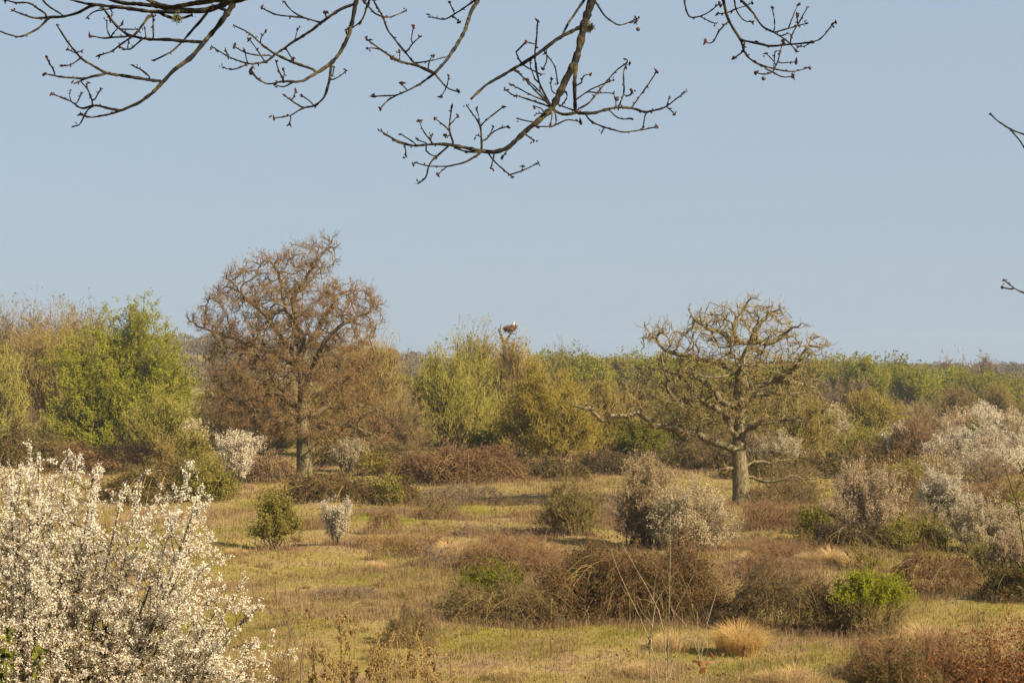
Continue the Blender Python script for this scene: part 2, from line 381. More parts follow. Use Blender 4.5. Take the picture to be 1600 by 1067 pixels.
    if nl:
        mb = MB(); lm = k['lpx'] * m
        p = on_twigs(rng, P2, nl, .1, 1.03, lm * 1.0)
        if k.get('lz'):                                # leaves only above a share of the height
            p = p[(p[:, 2] > k['lz'] * H + rng.normal(0, .045 * H, len(p)))]
        p[:, 2] = np.maximum(p[:, 2], .02)
        leaf_faces(mb, rng, p, lm * 1.25, lm * .75, .35)
        mb.build(leafpart or ('blossom' if kind == 'blossom' else 'foliage'), leafmat(leafpart or 'leaf', C[leaf or k['leaf']], .45), e)
    return e
def resamp_all(P, K):
    n = len(P); t = np.linspace(0, 1, K)
    return np.stack([interp(P, np.arange(n), np.full(n, a))[0] for a in t], 1)

# ------------------------------------------------------------------ the two old oaks: limbs traced, branchwork grown into the crown's volume
def inside(poly, x, y):
    poly = np.asarray(poly, float); r = np.zeros(len(x), bool); j = len(poly) - 1
    for i in range(len(poly)):
        xi, yi = poly[i]; xj, yj = poly[j]
        c = ((yi > y) != (yj > y)) & (x < (xj - xi) * (y - yi) / (yj - yi + 1e-12) + xi); r ^= c; j = i
    return r
def old_oak(name, label, basepx, basepy, trunk, trunk_w, limbs, outline, seed, n_att, step, bark, twigcols, leafcols, twig_n, leaf_n, gnarl, expo, twl, rtip, limb_w, shoots, tipload):
    rng = np.random.default_rng(seed)
    Y = dist_of(basepy); m = Y / FPX; x0 = (basepx - 800) / FPX * Y; z0 = float(gz(x0, Y))
    def loc(p, dy=0):
        q = at(p[0], p[1], Y); return np.array([q[0] - x0, dy, q[2] - z0])
    nodes, par, own = [], [], []; minr = {}           # own: which limb a node belongs to (0 = trunk)
    def chain(pts, start, limb):
        last = start
        seg = resample(np.array(pts), max(3, int(np.linalg.norm(np.diff(np.array(pts), axis=0), axis=1).sum() / step)))
        if limb:
            jt = rng.normal(0, step * gnarl * .75, (len(seg), 3)); jt[1:-1] = jt[1:-1] * .6 + (jt[:-2] + jt[2:]) * .2; seg[1:-1] += jt[1:-1]
        for q in (seg if start is None else seg[1:]):
            nodes.append(q); par.append(-1 if last is None else last); own.append(limb); last = len(nodes) - 1
        return last
    chain([loc(p) for p in trunk], None, 0)
    ntr = len(nodes)
    limb_no = 0
    for L in limbs:
        pts = L['p']; d1 = L.get('d', 0.0)
        s = loc(pts[0]); A = np.array(nodes)
        dd = np.abs(A[:, 0] - s[0]) + np.abs(A[:, 2] - s[2]); k = int(np.argmin(dd))
        ds = A[k, 1]; K = len(pts)
        q = [A[k]] + [loc(p, ds + (d1 - 0) * (i / (K - 1)) + (rng.normal(0, .12) if i < K - 1 else 0)) for i, p in enumerate(pts) if i]
        limb_no += 1
        n0 = len(nodes); chain(q, k, limb_no if own[k] == 0 else own[k])
        wl = np.linspace(*L.get('w', (limb_w, limb_w * .3)), len(nodes) - n0) * m / 2
        for i_, r_ in enumerate(wl): minr[n0 + i_] = r_
    # attraction points in the crown
    ol = np.array(outline, float); lo, hi = ol.min(0), ol.max(0)
    u = rng.uniform(lo[0], hi[0], n_att * 3); v = rng.uniform(lo[1], hi[1], n_att * 3)
    ok = inside(ol, u, v); u, v = u[ok][:n_att], v[ok][:n_att]
    # depth of the crown at each point, from the crown's half-width at that height
    att = []
    for a, b in zip(u, v):
        row = np.linspace(lo[0], hi[0], 60); r = row[inside(ol, row, np.full(60, b))]
        if len(r) < 2: continue
        c, h = (r[0] + r[-1]) / 2, max((r[-1] - r[0]) / 2, 4); k = math.sqrt(max(0, 1 - ((a - c) / h) ** 2))
        D = min(h, 120) * m * .9 * k
        att.append(loc((a, b), rng.uniform(-D, D)))
    for L in range(1, limb_no + 1):          # side shoots all along the limbs
        for i in [i for i in range(ntr, len(nodes)) if own[i] == L and nodes[i][2] > 2.6][3:]:
            for _ in range(shoots):
                att.append(nodes[i] + unit(rng.normal(size=(1, 3)) + [[0, 0, .55]])[0] * rng.uniform(.35, 1.3))
    att = np.array(att)
    N = np.array(nodes); near = np.zeros(len(att), int); dist = np.full(len(att), 1e9)
    def upd(new, off):
        nonlocal near, dist
        for c in range(0, len(new), 400):
            d = np.linalg.norm(att[:, None] - new[None, c:c + 400], axis=2); j = d.argmin(1); dm = d[np.arange(len(att)), j]
            b = dm < dist; dist[b] = dm[b]; near[b] = j[b] + off + c
    upd(N, 0)
    for it in range(70):
        if len(att) == 0: break
        act = dist < 6.0
        if not act.any(): break
        g = near[act]; dv = unit(att[act] - np.array(nodes)[g])
        acc = {}
        for q, vv in zip(g, dv): acc[q] = acc.get(q, 0) + vv
        new = []
        for q, vv in acc.items():
            if par[q] >= 0: back = unit((np.array(nodes[q]) - nodes[par[q]])[None])[0]
            else: back = np.array([0, 0, 1.])
            if q < ntr * .45: continue
            d = unit((unit(vv[None])[0] + back * .25 + rng.normal(0, gnarl, 3))[None])[0]
            new.append((nodes[q] + d * step, q))
        if not new: break
        off = len(nodes)
        for p_, q in new:
            nodes.append(p_); par.append(q); own.append(own[q] if own[q] else -1)
        upd(np.array([p_ for p_, _ in new]), off)
        keep = dist > step * 1.25
        att, near, dist = att[keep], near[keep], dist[keep]
    N = np.array(nodes); par = np.array(par); M = len(N)
    # thickness: each branch carries the sum of what grows from it
    load = np.zeros(M); kids = [[] for _ in range(M)]
    for i in range(1, M): kids[par[i]].append(i)
    for i in range(M - 1, -1, -1):
        load[i] = max(load[i], 1.0)
        if par[i] >= 0: load[par[i]] += load[i]
    R = rtip * load ** expo
    rt = trunk_w / 2 * m
    R = np.minimum(R, rt * .8)
    R = np.maximum(R, rtip)
    for i_, r_ in minr.items(): R[i_] = max(R[i_], r_)
    base_h = N[:ntr, 2]
    R[:ntr] = np.interp(base_h, [0, .35, base_h.max() * .35, base_h.max() * .62, base_h.max()], [rt * 1.3, rt * 1.06, rt * .88, rt * .55, rt * .34])
    # rings
    T = np.zeros((M, 3)); T[0] = (0, 0, 1)
    for i in range(1, M):
        c = kids[i]; big = max(c, key=lambda q: load[q]) if c else None
        T[i] = (N[i] - N[par[i]]) + ((N[big] - N[i]) if big is not None else 0)
    T = unit(T); ref = np.array([.25, .95, .2]); A = unit(np.cross(T, ref)); B = np.cross(T, A)
    e = empty(name, (x0, Y, z0), label, 'tree')
    main = np.zeros(M, int)
    for i in range(M):
        if kids[i]: main[i] = max(kids[i], key=lambda q: load[q])
    def part(sel, nm, S_, bk=None):
        ii = np.array(sel)
        if len(ii) == 0: return
        p = par[ii]; ang = np.arange(S_) * 2 * PI / S_
        ism = main[p] == ii
        r0 = np.where(ism, R[p], np.minimum(R[ii] * 1.25, R[p]))
        jit = 1 + .06 * np.sin(ang * 3)[None]
        def ring(c, r, a, b): return c[:, None] + (r[:, None] * jit)[:, :, None] * (a[:, None] * np.cos(ang)[None, :, None] + b[:, None] * np.sin(ang)[None, :, None])
        a0 = np.where(ism[:, None], A[p], A[ii]); b0 = np.where(ism[:, None], B[p], B[ii])
        V = np.concatenate([ring(N[p], r0, a0, b0), ring(N[ii], R[ii], A[ii], B[ii])], 1).reshape(-1, 3)
        k = np.arange(len(ii))[:, None] * 2 * S_ + np.arange(S_)[None]; kn = np.arange(len(ii))[:, None] * 2 * S_ + (np.arange(S_)[None] + 1) % S_
        F = np.stack([k, kn, kn + S_, k + S_], -1).reshape(-1, 4)
        mb = MB(); mb.add(V, F); mb.build(nm, BARK[bk or bark], e, smooth=True)
    own = np.array(own); thick = R > .045
    part([i for i in range(1, ntr)], 'trunk', 10, 'oak')
    for L in sorted(set(own[own > 0])):
        part([i for i in range(ntr, M) if own[i] == L and thick[i]], 'limb', 7)
    part([i for i in range(ntr, M) if not (own[i] > 0 and thick[i])], 'branchwork', 5)
    # fine twigs on every thin branch
    thin = np.array([i for i in range(ntr, M) if load[i] <= tipload and R[i] < .08])
    P = np.stack([N[par[thin]], (N[par[thin]] + N[thin]) / 2, N[thin]], 1); Rr = np.stack([R[thin]] * 3, 1)
    N2 = None
    P2, R2 = children(rng, P, Rr, twig_n, 0, 1, twl * .5, twl * 1.2, ang=(25, 75), up=.15, K=4, wig=.55, rmin=m * .25, rs=.7, shrink=0)
    R2 = np.minimum(R2, m * .5)
    P3, R3 = children(rng, P2, R2, twig_n * 2, .3, 1, twl * .25, twl * .6, ang=(25, 75), up=.15, K=3, wig=.5, rmin=m * .2, rs=.7, shrink=0)
    mb = MB(); tubes(mb, P2, R2, 3); tubes(mb, P3, R3, 3); mb.build('crown', leafmat('oak_twig', C[twigcols], 0, objvar=0), e)
    if leaf_n:
        mb = MB(); p = on_twigs(rng, P3, leaf_n, .3, 1.05, m * .6); leaf_faces(mb, rng, p, m * 1.9, m * 1.3, .3)
        mb.build('foliage', leafmat('bud', C[leafcols], .2, objvar=0), e)
    return e

old_oak('oak_tree', 'tall broad oak with red-brown budding crown and upright leaders', 476, 745,
    [(476, 747), (476, 725), (475, 700), (474, 670), (473, 640), (472, 605), (470, 570), (467, 532)], 24,
    [dict(p=[(467, 532), (464, 505), (460, 480), (463, 455), (475, 435), (490, 415), (505, 395), (517, 378)], d=.5),
     dict(p=[(468, 540), (456, 508), (448, 482), (446, 455), (438, 430), (424, 408)], d=-.8),
     dict(p=[(472, 605), (494, 562), (504, 537), (524, 517), (546, 500), (580, 488)], d=-1),
     dict(p=[(470, 575), (440, 556), (415, 544), (385, 537), (345, 524), (306, 510)], d=.8),
     dict(p=[(473, 635), (452, 617), (436, 605), (426, 580), (412, 562), (385, 552)], d=-1.2),
     dict(p=[(474, 645), (446, 622), (415, 612), (395, 624), (370, 627)], d=.6),
     dict(p=[(475, 668), (505, 664), (540, 666), (575, 674), (600, 692)], d=-1.0),
     dict(p=[(475, 668), (440, 655), (410, 664), (380, 688)], d=-1.0),
     dict(p=[(473, 625), (505, 610), (540, 592), (578, 565)], d=1.4),
     dict(p=[(473, 650), (510, 640), (550, 630), (592, 642)], d=1.0),
     dict(p=[(468, 550), (490, 520), (505, 490), (520, 460), (545, 450)], d=2.0),
     dict(p=[(470, 575), (440, 530), (410, 490), (370, 455), (345, 445)], d=2.4),
     dict(p=[(470, 565), (480, 530), (470, 500), (450, 480)], d=-4.5),
     dict(p=[(472, 600), (460, 570), (465, 540), (490, 520)], d=4.5)],
    [(505, 371), (535, 372), (526, 398), (531, 416), (512, 434), (530, 438), (552, 456), (562, 445), (582, 447), (600, 466), (607, 493), (594, 518), (588, 560),
     (600, 620), (622, 690), (590, 705), (560, 680), (500, 690), (440, 690), (380, 705), (345, 670), (322, 620), (316, 560), (328, 528), (292, 512), (290, 490), (322, 470),
     (330, 445), (362, 412), (398, 408), (397, 396), (440, 392), (476, 376)],
    11, 4800, .42, 'brownoak', 'oaktwig', 'oakbud', 12500, 19000, .36, .47, .52, .021, 9.5, 1, 3)

old_oak('oak_tree', 'gnarled stag-armed old oak with long low limb over the pale blossoming bush', 1158, 790,
    [(1159, 795), (1158, 775), (1157, 740), (1154, 702), (1156, 672), (1157, 640), (1163, 610), (1159, 592), (1156, 577), (1164, 552), (1172, 537)], 26,
    [dict(p=[(1154, 706), (1140, 698), (1119, 685), (1082, 678), (1049, 672), (1026, 664), (1012, 653), (984, 646), (964, 648), (934, 656), (922, 640), (897, 633)], d=-2.6, w=(13, 4)),
     dict(p=[(1155, 690), (1133, 665), (1129, 648), (1116, 640), (1099, 626), (1082, 623), (1063, 628), (1049, 620), (1037, 604)], d=-1.6),
     dict(p=[(1157, 640), (1133, 626), (1122, 609), (1113, 600), (1091, 593), (1063, 581), (1037, 575)], d=1.5),
     dict(p=[(1156, 580), (1139, 569), (1110, 566), (1077, 561), (1060, 552), (1043, 544), (1033, 530), (1006, 528)], d=.8),
     dict(p=[(1172, 537), (1147, 524), (1144, 505), (1156, 488), (1170, 471)], d=.5),
     dict(p=[(1172, 537), (1184, 536), (1203, 531), (1226, 524), (1243, 512)], d=-1),
     dict(p=[(1176, 537), (1178, 510), (1192, 493), (1217, 484)], d=-.4),
     dict(p=[(1155, 528), (1130, 521), (1119, 510), (1102, 513), (1088, 500)], d=1),
     dict(p=[(1163, 610), (1178, 603), (1198, 597), (1223, 596), (1234, 580), (1245, 552), (1251, 547), (1276, 543)], d=-1.4),
     dict(p=[(1223, 596), (1257, 595), (1274, 606)], d=.4),
     dict(p=[(1158, 634), (1164, 625), (1186, 623), (1212, 617), (1237, 613), (1266, 614)], d=1.8),
     dict(p=[(1157, 672), (1184, 665), (1217, 654), (1248, 657)], d=-1.5),
     dict(p=[(1158, 740), (1180, 745), (1195, 749), (1215, 744), (1237, 749), (1290, 745)], d=-1, w=(5.5, 2)),
     dict(p=[(1157, 728), (1180, 725), (1209, 727), (1238, 719)], d=1, w=(5.5, 2)),
     dict(p=[(1156, 735), (1142, 731), (1114, 731), (1096, 735)], d=-.6, w=(5.5, 2)),
     dict(p=[(1157, 650), (1150, 620), (1140, 590), (1150, 570)], d=-3.5),
     dict(p=[(1158, 630), (1170, 600), (1190, 580), (1200, 560)], d=3.5)],
    [(1170, 466), (1212, 474), (1240, 488), (1248, 506), (1240, 528), (1280, 527), (1298, 546), (1294, 582), (1277, 616), (1252, 622), (1250, 662), (1200, 668), (1165, 680),
     (1130, 662), (1080, 655), (1040, 660), (960, 650), (905, 642), (902, 624), (955, 636), (985, 598), (1000, 562), (1030, 548), (1000, 528), (1030, 500), (1056, 506), (1066, 530),
     (1072, 510), (1086, 486), (1106, 470), (1140, 472)],
    23, 2700, .34, 'oak', 'tan', 'tan', 4000, 1800, .68, .50, .42, .0195, 10, 2, 5)

# ------------------------------------------------------------------ trees and scrub behind the meadow
WD = 'willow scrub along the back of the meadow'
plant('oak_tree', 'twiggy', 70, 690, 476, 225, 'round-headed bare brown oak, topmost crown behind the tan willow', 'tree', dist=300, twig='purple', dens=1.5, fill=2.0, tl=.32, ang1=(30, 70), n=18, depth=1, base=.04, phi=88, lo=.85)
plant('oak_tree', 'twiggy', 138, 690, 484, 120, 'bare brown oak crown between the round-headed oak and the bright green tree', 'tree', dist=315, twig='redbrown', dens=1.4, fill=2.0, tl=.32, ang1=(30, 70), n=16, base=.04, phi=88)
plant('oak_tree', 'twiggy', -20, 690, 482, 150, 'bare brown oak crown beside the round-headed oak at the frame edge', 'tree', dist=285, twig='brown', dens=1.3, fill=2.0, tl=.32, ang1=(30, 70), n=14, base=.04, phi=88, lo=.85)
plant('willow_tree', 'sallow', 82, 680, 488, 128, 'slender tan willow with many pale upright rods', 'tree', twig='tan', leaf='gold', bark='yellow', phi=52, n=46, seed=3, nl=230, rs=.06)
plant('willow_bush', 'sallow', 0, 684, 530, 80, 'dull green willow partly hidden behind the tan willow', 'bush', leaf='olive', dens=.8, seed=4)
plant('leafy_tree', 'leafy', 200, 700, 484, 215, 'bright fresh green tree in full young leaf', 'tree', dens=1.15, seed=5, dist=182, ntw=80, nl=3300, fill=.8, lpx=2.4)
plant('willow_bush', 'sallow', 252, 712, 602, 112, 'rounded olive bush at the foot of the bright green tree', 'bush', seed=6, twig='olive', dens=1.3, dist=172)
plant('scrub_bush', 'twiggy', 395, 705, 545, 165, 'dark brown leafless thicket behind the tall oak trunk', 'bush', dist=180, twig='brown', dens=.7, seed=7)
plant('willow_bush', 'sallow', 385, 690, 582, 110, 'golden willow glimpsed through the tall oak branches', 'bush', dist=215, leaf='gold', twig='gold', dens=1.2, seed=8)
plant('scrub_tree', 'twiggy', 560, 712, 520, 170, 'rusty brown leafless tree close behind the tall oak', 'tree', dist=168, twig='tan', leaf='tan', dens=1.1, n=24, seed=9, nl=200, lpx=2.4)
plant('scrub_bush', 'twiggy', 620, 712, 618, 110, 'brown drooping scrub between the rusty tree and the olive willow', 'bush', dist=165, twig='brown', dens=1.2, seed=10)
plant('willow_tree', 'sallow', 705, 704, 540, 150, 'olive green willow with fanned stems, widest in the middle of the hedge', 'tree', dist=180, dens=1.35, n=24, seed=11)
plant('willow_tree', 'sallow', 750, 702, 514, 104, 'taller sparse willow rising behind the olive willow', 'tree', dist=196, leaf='olive', twig='tan', dens=1.1, seed=12)
plant('willow_tree', 'sallow', 808, 700, 533, 118, 'tawny willow below the stork nest', 'tree', dist=190, leaf='tan', twig='tan', dens=1.2, seed=13)
plant('willow_tree', 'sallow', 862, 738, 572, 150, 'golden flowering sallow with pale forked stems', 'tree', dist=146, leaf='gold', twig='gold', bark='pale', dens=1.3, seed=14, n=22, nl=1000)
plant('willow_bush', 'sallow', 950, 715, 590, 120, 'yellow-brown sallow behind the end of the long oak limb', 'bush', dist=165, leaf='tan', twig='gold', dens=1.2, seed=15)
plant('leafy_bush', 'leafy', 1000, 722, 650, 90, 'low dark green bush under the long oak limb', 'bush', dist=155, leaf='green', seed=16)
plant('leafy_bush', 'leafy', 775, 735, 660, 80, 'low green holly-dark bush between the golden sallow and bramble bank', 'bush', dist=150, leaf='green', dens=.9, seed=17)
plant('willow_bush', 'sallow', 1080, 720, 598, 130, 'olive sallow seen through the gnarled oak crown', 'bush', dist=165, leaf='olive', twig='brown', dens=1.2, seed=18)
plant('willow_bush', 'sallow', 1225, 728, 600, 150, 'dull olive sallow just past the gnarled oak trunk', 'bush', dist=150, leaf='olive', twig='tan', dens=1.2, seed=19)
plant('scrub_bush', 'twiggy', 1150, 735, 650, 150, 'brown thicket directly behind the gnarled oak trunk', 'bush', dist=142, twig='brown', dens=1.2, seed=20)
plant('willow_tree', 'sallow', 1360, 690, 610, 100, 'round golden-yellow sallow standing above the olive bush', 'tree', dist=205, leaf='gold', twig='gold', dens=1.6, phi=80, seed=21)
plant('willow_bush', 'sallow', 1352, 728, 656, 100, 'round pale olive bush below the golden-yellow sallow', 'bush', dist=160, leaf='olive', twig='olive', dens=1.6, phi=82, seed=22)
plant('willow_bush', 'sallow', 1495, 672, 602, 62, 'tan sallow against the foot of the green wood', 'bush', dist=270, leaf='tan', twig='tan', dens=1.4, phi=80, seed=23)
plant('willow_bush', 'sallow', 1560, 672, 598, 50, 'smaller tan sallow near the frame edge by the green wood', 'bush', dist=275, leaf='tan', twig='tan', dens=1.4, phi=80, seed=24)
plant('scrub_bush', 'twiggy', 1432, 728, 640, 85, 'dark rusty thicket between olive bush and white blackthorns', 'bush', dist=155, twig='redbrown', dens=1.4, seed=25)

# bramble banks at the meadow's far edge
plant('bramble_mound', 'mound', 30, 735, 668, 150, 'brown bramble bank under the tan willow', 'bramble', dist=146, twig='brown', seed=30)
plant('bramble_mound', 'mound', 170, 745, 690, 190, 'reddish brown bramble bank in front of the bright green tree', 'bramble', dist=138, twig='redbrown', leaf='redbrown', seed=31)
plant('bramble_mound', 'mound', 262, 790, 722, 215, 'dark brown bramble mound behind the white blossom sprays', 'bramble', dist=108, twig='brown', seed=32, dens=1.1)
plant('leafy_bush', 'leafy', 322, 788, 708, 90, 'low green bush on the dark brown bramble mound', 'bush', dist=106, leaf='olive', twig='brown', dens=.9, seed=33)
plant('willow_bush', 'sallow', 300, 752, 668, 84, 'yellow-green bush beside the small tan shrub', 'bush', dist=130, leaf='olive', twig='gold', dens=1.3, seed=34)
plant('willow_bush', 'sallow', 256, 750, 676, 46, 'small tan-orange shrub with upright rods', 'bush', dist=128, leaf='tan', twig='tan', dens=1.3, seed=35)
plant('blackthorn_bush', 'blossom', 368, 768, 672, 66, 'white flowering blackthorn with upright plumes near the tall oak', 'bush', dist=118, seed=36, n=18, dens=.8, phi=42, lo=.5, lpx=2.1, fill=.06)
plant('blackthorn_bush', 'blossom', 300, 700, 655, 46, 'faint white blackthorn spray beside the olive bush', 'bush', dist=170, leaf='cream', dens=.8, seed=37)
plant('bramble_mound', 'mound', 420, 770, 706, 90, 'grey-brown arching bramble tuft between white blackthorn and tall oak', 'bramble', dist=128, twig='purple', leaf='redbrown', dens=.7, seed=38)
plant('blackthorn_bush', 'blossom', 545, 742, 682, 56, 'dusky blackthorn in thin bloom under the oak boughs', 'bush', dist=138, leaf='cream', twig='brown', dens=.8, seed=39)
plant('willow_bush', 'sallow', 583, 748, 702, 60, 'low yellow-flowering shrub beside the tall oak bramble strip', 'bush', dist=132, leaf='gold', twig='tan', dens=1.2, seed=40)
plant('bramble_mound', 'mound', 545, 792, 738, 225, 'long dark bramble strip in front of the tall oak trunk', 'bramble', dist=106, twig='redbrown', dens=1.2, seed=41)
plant('leafy_bush', 'leafy', 605, 790, 744, 55, 'small green bush in the long dark bramble strip', 'bush', dist=104, leaf='olive', dens=.7, seed=42)
plant('bramble_mound', 'mound', 720, 756, 698, 200, 'smooth rust-brown bramble bank below the olive willow', 'bramble', dist=125, twig='redbrown', leaf='redbrown', dens=1.25, seed=43)
plant('bramble_mound', 'mound', 560, 735, 688, 150, 'dark brown bramble bank behind the tall oak trunk', 'bramble', dist=148, twig='darkbrown', leaf='bramble', dens=1, seed=44)
plant('bramble_mound', 'mound', 946, 744, 708, 95, 'dark hollow bramble heap below the long oak limb', 'bramble', dist=136, twig='darkbrown', leaf='darkbrown', seed=45)
plant('scrub_bush', 'twiggy', 858, 762, 708, 70, 'dark twiggy bush under the golden flowering sallow', 'bush', dist=128, twig='darkbrown', seed=46)
plant('scrub_bush', 'twiggy', 893, 842, 744, 94, 'dense olive-brown bush standing alone in the mid meadow', 'bush', leaf='olive', twig='brown', dens=1.5, seed=47, nl=420, n=40, base=.28, phi=80, lpx=2.4)
plant('leafy_bush', 'leafy', 431, 853, 764, 76, 'small round green bush casting a shadow on the lawn', 'bush', leaf='olive', twig='brown', dens=1.1, seed=48, n=20, base=.03, phi=92, nl=1300, lpx=2.8, bare=.22)
plant('blackthorn_bush', 'blossom', 525, 850, 778, 42, 'little white blackthorn standing alone in the open lawn', 'bush', dens=1.2, seed=49, n=10, base=.05, phi=46, lpx=1.9, bare=.12, fill=.1)

# scrub past the gnarled oak
BT = 'blossoming blackthorns'
plant('blackthorn_bush', 'blossom', 1012, 868, 714, 96, 'pinkish half-open blackthorn rising behind the big bramble mound', 'bush', dist=77, leaf='pink', twig='tan', bark='brownoak', dens=1.1, seed=50, n=46, base=.3, phi=78, fill=.4)
plant('blackthorn_bush', 'blossom', 1080, 870, 752, 112, 'creamy blackthorn in bloom by the gnarled oak trunk', 'bush', dist=75, leaf='cream', twig='brown', dens=1.25, seed=51, n=46, base=.3, phi=80, fill=.4)
plant('blackthorn_bush', 'blossom', 1215, 752, 672, 75, 'small pale blackthorn behind the gnarled oak, left of its low limb tip'.replace(', left of its low limb tip', ' low limbs'), 'bush', dist=140, leaf='cream', dens=.8, seed=52)
plant('blackthorn_bush', 'blossom', 1300, 725, 632, 52, 'thin white blackthorn beside the pale olive bush', 'bush', dist=165, leaf='cream', dens=.9, seed=53)
plant('blackthorn_bush', 'blossom', 1402, 725, 660, 44, 'narrow white blackthorn between olive bush and rusty thicket', 'bush', dist=158, leaf='white', dens=.9, seed=54)
for i, (px, py, top, wp, lf, lb, ds) in enumerate([
        (1470, 722, 652, 80, 'pink', 'pinkish blackthorn just past the rusty thicket', 165),
        (1535, 690, 630, 70, 'white', 'white blackthorn touching the small tan sallow at the wood edge', 225),
        (1500, 700, 638, 70, 'pink', 'dusky pink blackthorn under the tan sallow', 210),
        (1585, 690, 640, 60, 'cream', 'cream blackthorn under the smaller tan sallow', 220),
        (1490, 745, 668, 90, 'white', 'white blackthorn in the middle of the blossom thicket', 148),
        (1560, 742, 664, 110, 'white', 'broad white blackthorn filling the blossom thicket by the frame edge', 150),
        (1545, 765, 694, 100, 'white', 'lowest white blackthorn at the front of the blossom thicket', 134),
        (1610, 760, 690, 80, 'white', 'white blackthorn cut by the frame edge behind the leafy shoots', 136),
        (1475, 828, 728, 78, 'white', 'upright white blackthorn with two long plumes in the dry scrub', 92),
        (1540, 880, 775, 130, 'cream', 'wide cream blackthorn half out of bloom in the dry scrub', 76),
        (1585, 930, 820, 90, 'pink', 'sandy twiggy blackthorn cut by the frame edge', 66),
        (1352, 872, 722, 125, 'pink', 'tall pinkish brown blackthorn above the dark bramble skirt', 80)]):
    plant('blackthorn_bush', 'blossom', px, py, top, wp, lb, 'bush', BT, dist=ds, leaf=lf, twig='purple' if lf == 'pink' else 'brown', dens=.95 if ds > 85 else .8, seed=60 + i, base=.2, phi=76)
plant('leafy_bush', 'leafy', 1520, 690, 655, 40, 'small green bush among the white blackthorns', 'bush', dist=185, leaf='green', seed=80)
plant('leafy_bush', 'leafy', 1425, 880, 805, 110, 'mossy green bush among pinkish brown blackthorns', 'bush', dist=77, leaf='olive', twig='brown', dens=.8, seed=81)
plant('leafy_bush', 'leafy', 1272, 842, 784, 52, 'small dark green bush at the end of the dry tussock row', 'bush', dist=84, leaf='green', twig='brown', dens=.8, seed=82)
plant('bramble_mound', 'mound', 1335, 868, 812, 150, 'dark bramble skirt under the tall pinkish blackthorn', 'bramble', dist=77, twig='darkbrown', leaf='darkbrown', seed=83)
plant('scrub_bush', 'twiggy', 1240, 790, 718, 90, 'sparse brown scrub between gnarled oak and dark green bush', 'bush', dist=105, twig='brown', dens=.8, seed=84)
plant('scrub_bush', 'twiggy', 1420, 800, 735, 120, 'tangled brown scrub behind the mossy green bush', 'bush', dist=102, twig='redbrown', dens=1, seed=85)
plant('scrub_bush', 'twiggy', 1560, 825, 740, 130, 'russet leafless scrub below the blossom thicket', 'bush', dist=96, twig='redbrown', dens=1, seed=86)
plant('leafy_bush', 'leafy', 1412, 765, 718, 60, 'small yellow-green bush in the tangled brown scrub', 'bush', dist=112, leaf='olive', dens=.8, seed=87)

# big bramble mounds in the near meadow
plant('bramble_mound', 'mound', 985, 1000, 848, 310, 'largest domed bramble mound with dark green and russet leaves', 'bramble', dist=55, dens=1.0, twig='redbrown', leaf='bramblered', seed=90, lz=.2, depth=.7, nl=1150, ntw=260, lpx=2.9)
plant('bramble_mound', 'mound', 800, 985, 905, 250, 'low trailing brown bramble skirt below the green-topped bush', 'bramble', dist=54, dens=1.0, twig='brown', leaf='bramble', seed=91, depth=.6, nl=60)
plant('leafy_bush', 'leafy', 765, 980, 876, 125, 'green-topped bush growing out of the trailing bramble skirt', 'bush', dist=56, leaf='green', twig='brown', dens=1.1, seed=92, lz=.4, n=50, base=.3, phi=88, lo=.7, lpx=2.8)
plant('bramble_mound', 'mound', 1235, 1005, 890, 210, 'purple-brown bramble mound beside the bright green dome', 'bramble', dist=53, dens=1.0, twig='darkbrown', leaf='redbrown', seed=93, nl=160, depth=.7)
plant('leafy_bush', 'leafy', 1362, 1012, 890, 132, 'bright green domed bush with bare tangled stems below', 'bush', dist=52, leaf='bright', twig='tan', dens=1.3, seed=94, lz=.55, n=60, base=.3, phi=88, lo=.7, lpx=3.0)
plant('bramble_mound', 'mound', 1460, 955, 858, 160, 'dark brown bramble bank behind the bright green dome', 'bramble', dist=60, dens=1, twig='redbrown', leaf='darkbrown', seed=95, nl=60, depth=.7)
plant('bramble_mound', 'mound', 1600, 960, 880, 130, 'dark bramble bank cut by the frame edge', 'bramble', dist=58, dens=1, twig='darkbrown', leaf='bramble', seed=96)

# low dead growth lying in the meadow
for i, (px, py, top, wp, lb, tw) in enumerate([
        (800, 890, 834, 190, 'broad low heap of dead bracken before the lone olive-brown bush', 'redbrown'),
        (700, 884, 850, 90, 'low heap of dead bracken with straw edge', 'purple'),
        (655, 858, 828, 120, 'flat reddish brown patch of dead stems past the little blackthorn', 'redbrown'),
        (600, 832, 790, 60, 'spiky clump of dead dock stems', 'redbrown'),
        (760, 838, 814, 110, 'thin grey heap of dead stems in the mid meadow', 'purple'),
        (690, 812, 772, 60, 'sparse grey twig clump behind the dead stems', 'brown'),
        (490, 826, 806, 44, 'small brown dead patch beside the round green bush', 'redbrown'),
        (720, 785, 752, 150, 'pinkish strip of dead growth below the rust-brown bank', 'purple'),
        (1210, 825, 775, 110, 'reddish dead growth at the foot of the gnarled oak', 'redbrown'),
        (1130, 850, 805, 70, 'dry brown growth against the gnarled oak roots', 'purple'),
        (960, 812, 772, 60, 'grey-brown dead patch behind the lone olive-brown bush', 'purple'),
        (545, 935, 912, 110, 'flat straw-grey patch of flattened stems in the open lawn', 'purple'),
        (1190, 905, 862, 90, 'dull brown dead stems in the dry tussock row', 'redbrown'),
        (640, 1010, 940, 80, 'leaning dark dead stems at the end of the bramble skirt', 'brown'),
        (1420, 1060, 985, 190, 'tangled brown undergrowth beside the rust-leaved bush', 'redbrown'),
        (1220, 790, 752, 130, 'brown bank of dead growth under the gnarled oak low limbs', 'brown')]):
    plant('dead_bracken', 'dead', px, py, top, wp, lb, 'dead plants', twig=tw, seed=110 + i, depth=.8, dens=.9)

